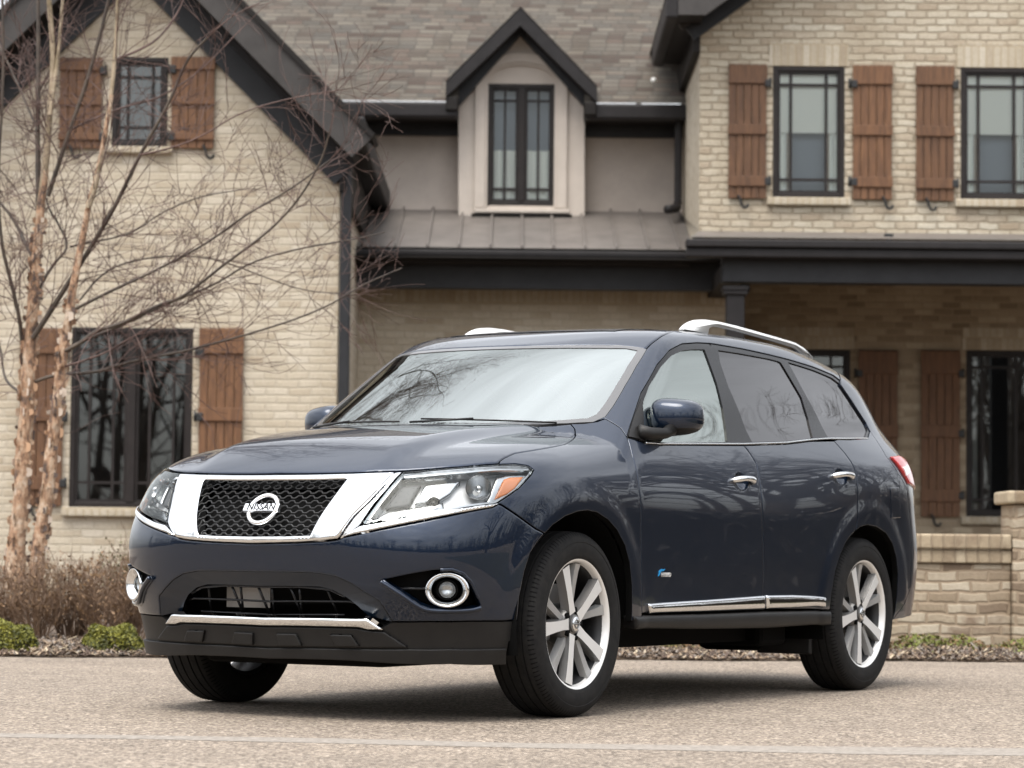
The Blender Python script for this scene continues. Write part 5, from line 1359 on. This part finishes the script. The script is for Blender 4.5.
def twiggy(u, v_top, d, spread, n, label, name='bare_shrub', leaves=220, lm=None, group='bare twiggy shrubs along the bed'):
    x, zt = W(u, v_top, d); z0 = bed_z(x, d); h = zt-z0
    o = froot(name, x, d, z0); tag(o, label, 'shrub', group)
    mb = MB(); lf = MB()
    for k in range(n):
        a = random.uniform(0, 2*math.pi); s = spread*math.sqrt(random.random()); b = np.array([.25*s*math.cos(a), .25*s*math.sin(a), -.02]); hh = h*random.uniform(.5, 1.2)
        tip = np.array([s*math.cos(a)*1.1, s*math.sin(a)*1.1, hh]); pts = []
        j = rng.normal(size=(6, 3))*.018; j[0] = 0
        for i in range(6):
            q = i/5; p = b+(tip-b)*q; p[:2] = b[:2]+(tip[:2]-b[:2])*q**1.3; pts.append(p+j[i]*(q+.2))
        mb.tube(pts, [.0052*(1-.75*i/5) for i in range(6)], 4, cap=False)
        for _ in range(7):
            q = random.uniform(.3, .98); p0 = b+(tip-b)*q; p0[:2] = b[:2]+(tip[:2]-b[:2])*q**1.3; dr = rng.normal(size=3)*.5; dr[2] = abs(dr[2])+.5; dr /= np.linalg.norm(dr); L = random.uniform(.05, .16)
            mb.tube([p0, p0+dr*L*.5+rng.normal(size=3)*.008, p0+dr*L], [.0028, .0022, .0012], 3, cap=False)
            for _ in range(2):
                if random.random() < leaves/300: leaf(lf, p0+dr*L*random.random()+rng.normal(size=3)*.012, random.uniform(.008, .018))
    mb.build('twigs', twig_m, o, fix=False)
    if lf.v: lf.build('withered_leaves', lm or dead_m, o, fix=False)
    return o
for u, vt, d, lab in ((4, 563, 18.45, 'bare brown shrub at the foot of the birch, at the photo border'), (38, 560, 18.3, 'bare brown shrub standing right in front of the thinner birch trunk'), (72, 562, 18.5, 'bare brown shrub between the birch and the clipped boxwood, under the tall window'),
                      (104, 563, 18.35, 'bare brown shrub rising behind the boxwood nearest the car'), (132, 570, 18.6, 'bare brown shrub half hidden behind the front bumper')):
    twiggy(u, vt+9, d, .30, 62, lab)
twiggy(128, 557, 19.6, .22, 60, 'dark olive leaved shrub behind the front bumper corner', 'evergreen_shrub', 600, olive_m, None)
twiggy(128, 533, 20.2, .10, 9, 'thin sprig with pale green leaves above the bumper corner', 'young_shrub', 330, leaf_mat('pale_green_leaf', (.10, .11, .035), (.22, .22, .08)), None)
# ground cover at the wall foot and dry growth under the car line
gc = MB(); gm = [leaf_mat('green_ground_cover', (.06, .085, .012), (.19, .20, .03), 10), dead_m, olive_m]
for k in range(5200):
    x = random.uniform(.2, 3.9); y = DW-.04-abs(random.gauss(0, .22)); 
    if y < edge_d(x)+.02: continue
    dens = max(math.exp(-((x-(a))/b)**2) for a, b in ((2.72, .22), (3.0, .12), (3.45, .2), (1.0, .1)))
    hgt = (.03+.07*dens)*random.random(); gc.cur = 0 if random.random() < dens*.8 else random.choice([1, 1, 2])
    leaf(gc, (x, y, bed_z(x, y)+hgt), random.uniform(.008, .02), (0, 0, 1))
frame_mesh('ground_cover', gc, None, 'stuff', mats=gm)

# ------------------------------------------------------------------ river birch in front of the left gable
bark = mat('peeling_birch_bark', (.5, .4, .3), .85); t_ = NT(bark); co_ = t_.obj((1, 1, .55))
f1 = t_.tex(co_, 14, 6, .72); f2 = t_.tex(co_, 34, 5, .7)
c_ = t_.ramp(f1, [(.30, (.045, .034, .030)), (.40, (.15, .10, .075)), (.48, (.42, .25, .15)), (.58, (.54, .40, .285)), (.72, (.62, .53, .44))])
c_ = t_.mix(.6, c_, t_.ramp(f2, [(.3, (.35, .28, .24)), (.55, (1, 1, 1))]), 'MULTIPLY'); t_.l(c_, t_.b.inputs['Base Color']); t_.bump(f2, .9, .03)
limb_m = leaf_mat('birch_limb', (.030, .022, .018), (.10, .075, .055), 5); young_m = leaf_mat('birch_young_limb', (.17, .13, .07), (.44, .35, .25), 8); twigb = leaf_mat('birch_twig', (.058, .032, .026), (.15, .088, .072), 6)
TD = 18.9
tx0, tz0 = W(26, 575, TD); tz0 = .08
birch = froot('birch_tree', tx0, TD, tz0); tag(birch, 'multi stemmed birch with peeling pink bark and bare branches, left of the car', 'tree')
def B(u, v, dd=0.): x, z = W(u, v, TD+dd); return np.array([x-tx0, dd, z-tz0])
def spl(P, n=4): return chaikin(np.array(P), 2, False)
flake_m = mat('curled_bark_flake', (.50, .31, .19), .8); flake_d = mat('dark_bark_flake', (.10, .072, .06), .85); flake_p = mat('pale_bark_flake', (.52, .43, .35), .8)
def trunk(pts, rad, dd0, dd1):
    P = [B(u, v, dd0+(dd1-dd0)*i/(len(pts)-1)) for i, (u, v) in enumerate(pts)]; P = spl(P); r = np.interp(np.linspace(0, 1, len(P)), np.linspace(0, 1, len(rad)), rad)
    mb = MB(); n = 14; vs = []; fs = []
    Pd = resample(P, .04, False); rd = np.interp(np.linspace(0, 1, len(Pd)), np.linspace(0, 1, len(P)), r)
    for i, p in enumerate(Pd):
        for k in range(n):
            a = 2*math.pi*k/n; q = rd[i]*(1+.10*math.sin(3*a+i*.35)+random.uniform(-.07, .07)); vs.append(p+np.array([q*math.cos(a), q*math.sin(a), 0]))
    for i in range(len(Pd)-1):
        for k in range(n): fs.append((i*n+k, i*n+(k+1) % n, (i+1)*n+(k+1) % n, (i+1)*n+k))
    mb.add(vs, fs, True)
    for _ in range(int(len(Pd)*2.8)):
        i = random.randrange(len(Pd)); 
        if rd[i] < .028: continue
        a = random.uniform(0, 2*math.pi); c = Pd[i]; w_ = random.uniform(.007, .020); h = random.uniform(.010, .038); rr = rd[i]*1.02
        er = np.array([math.cos(a), math.sin(a), 0]); et_ = np.array([-math.sin(a), math.cos(a), 0]); z = np.array([0, 0, 1.])
        mb.cur = random.choice([0, 0, 0, 0, 1, 2, 2, 3]); p0 = c+er*rr
        mb.add([p0-et_*w_*.2-z*h, p0-et_*w_*.2+z*h, p0+et_*w_+er*.012+z*h*.8, p0+et_*w_+er*.012-z*h*.7, p0+et_*w_*1.4+er*.022+z*h*.5, p0+et_*w_*1.4+er*.018-z*h*.5], [(0, 3, 2, 1), (3, 5, 4, 2)], True)
    mb.build('trunk', None, birch, fix=False, mats=[bark, flake_m, flake_d, flake_p]); return P
trunk([(13, 590), (16, 555), (21, 500), (25, 440), (28, 380), (32, 320), (36, 262), (40, 215), (46, 165), (50, 112)], [.068, .060, .056, .052, .047, .042, .034, .027, .022, .018], 0, .1)
trunk([(34, 590), (38, 556), (46, 505), (53, 440), (60, 380), (67, 325), (78, 262), (88, 208), (95, 185), (104, 140), (112, 95)], [.056, .050, .046, .042, .036, .029, .024, .020, .017, .013], -.15, -.25)
crown = empty('crown', parent=birch)
LIMBS = []
def limb(pts, r0, r1, dd0, dd1, m_, nm='limb', split=True):
    P = [B(u, v, dd0+(dd1-dd0)*i/max(1, len(pts)-1)) for i, (u, v) in enumerate(pts)]; P = spl(P); n = len(P)
    mb = MB(); mb.tube(P, list(np.linspace(r0, r1, n)), 7, cap=False); mb.build(nm, m_, crown, fix=False); LIMBS.append((P, r0, r1)); return P
limb([(39, 228), (37.5, 150), (38.5, 60), (38, -30)], .020, .012, .1, .2, limb_m)
limb([(38, 222), (46, 160), (50, 112), (54, 60), (49, 0), (47, -30)], .026, .015, .1, 0, young_m)
limb([(50, 115), (57, 65), (61, 25), (64, -20)], .016, .010, 0, .1, young_m)
limb([(48, 196), (60, 160), (70, 130), (91, 70), (109, 0), (114, -30)], .017, .010, .05, -.2, limb_m)
limb([(88, 208), (95, 190), (104, 140), (112, 90), (115, 55), (118, 0), (119, -30)], .019, .011, -.25, -.2, young_m)
limb([(33, 258), (24, 240), (15.6, 223), (2.6, 205), (-30, 170)], .014, .008, .1, .4, limb_m)
limb([(22, 340), (19.5, 317), (10, 278), (1, 244), (-3, 180), (4, 80), (2, -20)], .015, .009, .05, -.3, limb_m)
limb([(33, 338), (52, 309), (78, 268), (99, 234), (117, 203), (136, 163), (148, 140), (172, 98), (186, 60), (207, 38)], .020, .007, 0, -.6, limb_m)
limb([(34, 307), (41.7, 283), (55, 262), (70, 247), (57, 221), (49, 210), (44, 190)], .013, .006, .05, .3, limb_m)
limb([(70, 247), (85, 243), (110, 239), (135, 232), (160, 213), (200, 196), (240, 190)], .008, .004, .25, .5, limb_m)
limb([(75.5, 309), (95, 299), (117, 288), (140, 278), (160, 268), (205, 245), (245, 215), (290, 190), (330, 160)], .012, .005, -.2, -.7, limb_m)
limb([(58, 354), (80, 344), (96, 330), (120, 325), (160, 304), (180, 299), (205, 280), (222, 266), (266, 234), (290, 210), (305, 190), (322, 160), (330, 130)], .015, .005, -.2, -.9, limb_m)
limb([(64, 350), (90, 338), (117, 327), (150, 312), (176, 300), (215, 285), (250, 262), (300, 248), (352, 240), (385, 232)], .012, .004, -.2, -.5, limb_m)
limb([(60, 368), (73, 364), (104, 354), (125, 341), (151, 327), (166, 316)], .009, .004, -.2, -.4, twigb)
limb([(32, 383), (50, 376), (70, 374), (99, 372), (123, 363.5), (160, 356), (190, 350), (220, 342), (249, 334), (300, 318), (336, 302), (362, 285), (402, 268)], .013, .004, .05, -.6, limb_m)
limb([(31, 400), (20, 392), (8, 384), (3, 372), (1, 345), (-12, 330)], .012, .006, 0, .3, limb_m)
limb([(80, 300), (100, 275), (125, 262), (170, 255), (215, 258), (262, 276), (300, 290), (340, 294)], .008, .003, .1, .5, limb_m)
limb([(115, 60), (140, 50), (160, 38), (180, 10), (190, -20)], .010, .005, -.2, .2, twigb)
limb([(70, 130), (95, 118), (130, 105), (160, 98), (200, 72), (240, 30)], .009, .004, 0, .4, twigb)
limb([(38, 130), (20, 90), (0, 45), (-20, 20)], .010, .005, .1, .5, limb_m)
limb([(140, 155), (165, 150), (200, 138), (240, 112), (290, 98), (340, 90)], .007, .003, -.4, -.8, twigb)
# the crown goes on above the photo's upper border
for P0, dd in (((38, -30), .2), ((47, -30), -.1), ((64, -20), .1), ((114, -30), -.2), ((119, -30), -.2), ((190, -20), .2)):
    for k in range(3):
        u0, v0 = P0; pts = [(u0, v0)]
        for j in range(5): u0 += random.uniform(-25, 40)+(k-1)*22; v0 -= random.uniform(70, 110); pts.append((u0, v0))
        limb(pts, .012, .004, dd, dd+random.uniform(-.9, .9), limb_m)
tw = MB()
XMAX = W(402, 300, TD)[0]-tx0
def twig(p, d, L, r, lev):
    if p[0]+.6*L*d[0]/np.linalg.norm(d) > XMAX and p[2] < 4.2: return
    n = 5; pts = [np.array(p)]; d = d/np.linalg.norm(d); bend = rng.normal(size=3)*.22
    for i in range(n):
        d = d+bend*.25+rng.normal(size=3)*.09; d[2] += .02; d /= np.linalg.norm(d); pts.append(pts[-1]+d*L/n)
    tw.tube(pts, list(np.linspace(r, max(r*.4, .0016), n+1)), 4 if r > .0025 else 3, cap=False)
    if lev > 0:
        for k in range(random.choice([2, 3, 4])):
            i = random.randrange(1, n+1); q = rng.normal(size=3)*.55; q[1] *= .7
            twig(pts[i], d+q, L*random.uniform(.4, .75), max(r*.62, .0018), lev-1)
for P, r0, r1 in LIMBS:
    L = np.sum(np.linalg.norm(np.diff(P, axis=0), axis=1)); m_ = int(L*11)
    for k in range(m_):
        i = random.randrange(int(len(P)*.12), len(P)-1); d = P[i+1]-P[i]; d /= np.linalg.norm(d)
        q = rng.normal(size=3)*.75; q[1] *= .8; q[0] += .12; q[2] += .12
        rr = np.interp(i/len(P), [0, 1], [r0, r1]); twig(P[i], d+q, random.uniform(.22, .62), min(.0042, max(.002, rr*.42)), 2 if random.random() < .6 else 1)
    twig(P[-1], P[-1]-P[-2], random.uniform(.3, .6), max(.0022, r1*.8), 2)
tag(tw.build('twigs', twigb, crown, fix=False), kind='stuff')

# ------------------------------------------------------------------ lawn and clipped hedge beside the drive (mirrored in the doors)
lawn_m = leaf_mat('winter_lawn', (.035, .034, .016), (.085, .075, .035), 3)
mb = MB(); mb.add([(3.3, 4.5, .006), (14, 4.5, .006), (14, 17.9, .006), (5.2, 17.6, .006)], [(0, 1, 2, 3)]); frame_mesh('lawn', mb, lawn_m, 'structure')
hg = empty('clipped_hedge', (-8, 3.35, 0), (0, 0, math.atan2(2.3, 8.))); tag(hg, 'long low brown hedge beside the drive, mirrored in the doors', 'hedge')
mb = MB()
for k in range(9000):
    q = np.array([random.uniform(-5.2, 5.2), random.uniform(-.32, .32), random.uniform(0, .80)])
    f = random.choice([0, 1, 2]); 
    if f == 0: q[2] = .80+random.uniform(-.05, .03)
    elif f == 1: q[1] = .32+random.uniform(-.05, .03)
    else: q[1] = -.32+random.uniform(-.03, .05)
    leaf(mb, q, random.uniform(.03, .055))
mb.build('foliage', leaf_mat('dark_hedge_leaf', (.016, .012, .008), (.035, .026, .018), 1.2), hg, fix=False)
mb = MB(); mb.bbox(-5.15, 5.15, -.28, .28, 0, .76, .06); mb.build('branches', mat('hedge_wood', (.02, .015, .011), .9), hg)
# ------------------------------------------------------------------ what the paint and the panes mirror: bare trees and woods across the drive
def grow(mb, p, d, L, r, lev):
    n = 4; pts = [np.array(p, float)]
    for i in range(n): d = d+rng.normal(size=3)*.13; d[2] += .05; d /= np.linalg.norm(d); pts.append(pts[-1]+d*L/n)
    mb.tube(pts, list(np.linspace(r, r*.6, n+1)), 5 if r > .03 else 3, cap=False)
    if lev:
        for k in range(3 if lev > 1 else 4):
            q = rng.normal(size=3)*.62; q[2] += .15; grow(mb, pts[-1 if k < 2 else random.randrange(2, n+1)], d+q, L*random.uniform(.55, .8), r*.6*random.uniform(.7, 1), lev-1)
far_bark = tone('grey_tree_bark', (.075, .06, .05), .9, .3, 4)
ft = empty('roadside_tree'); tk = MB(); tk.tube([(0, 0, -.1), (.05, 0, 1.0), (0, .08, 2.2)], [.20, .15, .12], 10, cap=False); tk.build('trunk', far_bark, ft, fix=False)
cr = MB()
for k in range(5): a = k*1.26; grow(cr, (0, .08, 2.1-.2*k*.5), np.array([.48*math.cos(a), .48*math.sin(a), 1.]), 1.75, .075, 5)
cr.build('crown', far_bark, ft, fix=False)
for i, (x, y, s) in enumerate(((-15, 6.6, 1.05), (-20, 9.6, 1.35), (-14, 10.2, 1.0), (-25, 11.2, 1.5), (-18, 13.5, 1.2), (-22, 7.2, 1.25), (17, -8.5, 1.1), (22, -15, 1.3), (15, -15.5, 1.), (24, 5, 1.2), (20, 14, 1.3), (8, 19, 1.2), (-3, 17, 1.25))):
    o = ft if i == 0 else copy_tree(ft)
    o.location = (x, y, 0); o.scale = (s, s, s); o.rotation_euler = (0, 0, i*1.7)
    tag(o, 'bare grey tree across the drive, mirrored in the doors and glass', 'tree', 'bare trees mirrored in the paint')
hb = MB(); n = 420
for k in range(n):
    a = random.uniform(R_(-75), R_(175)); rr = random.uniform(42, 62); p = np.array([rr*math.cos(a), rr*math.sin(a), 0]); h = random.uniform(5, 10)
    hb.tube([p, p+np.array([random.uniform(-.5, .5), random.uniform(-.5, .5), h])], [.22, .05], 5, cap=False)
    for j in range(7):
        q = p+np.array([0, 0, h*random.uniform(.3, .95)]); d = rng.normal(size=3); d[2] = abs(d[2])+.4; d /= np.linalg.norm(d); hb.tube([q, q+d*random.uniform(1, 3)], [.07, .02], 3, cap=False)
for k in range(900):
    a = random.uniform(R_(-75), R_(175)); rr = random.uniform(38, 44); c = np.array([rr*math.cos(a), rr*math.sin(a), random.uniform(0, 1.6)])
    for j in range(6): leaf(hb, c+rng.normal(size=3)*.7, random.uniform(.35, .7))
tag(hb.build('distant_woods', far_bark, fix=False), kind='stuff')
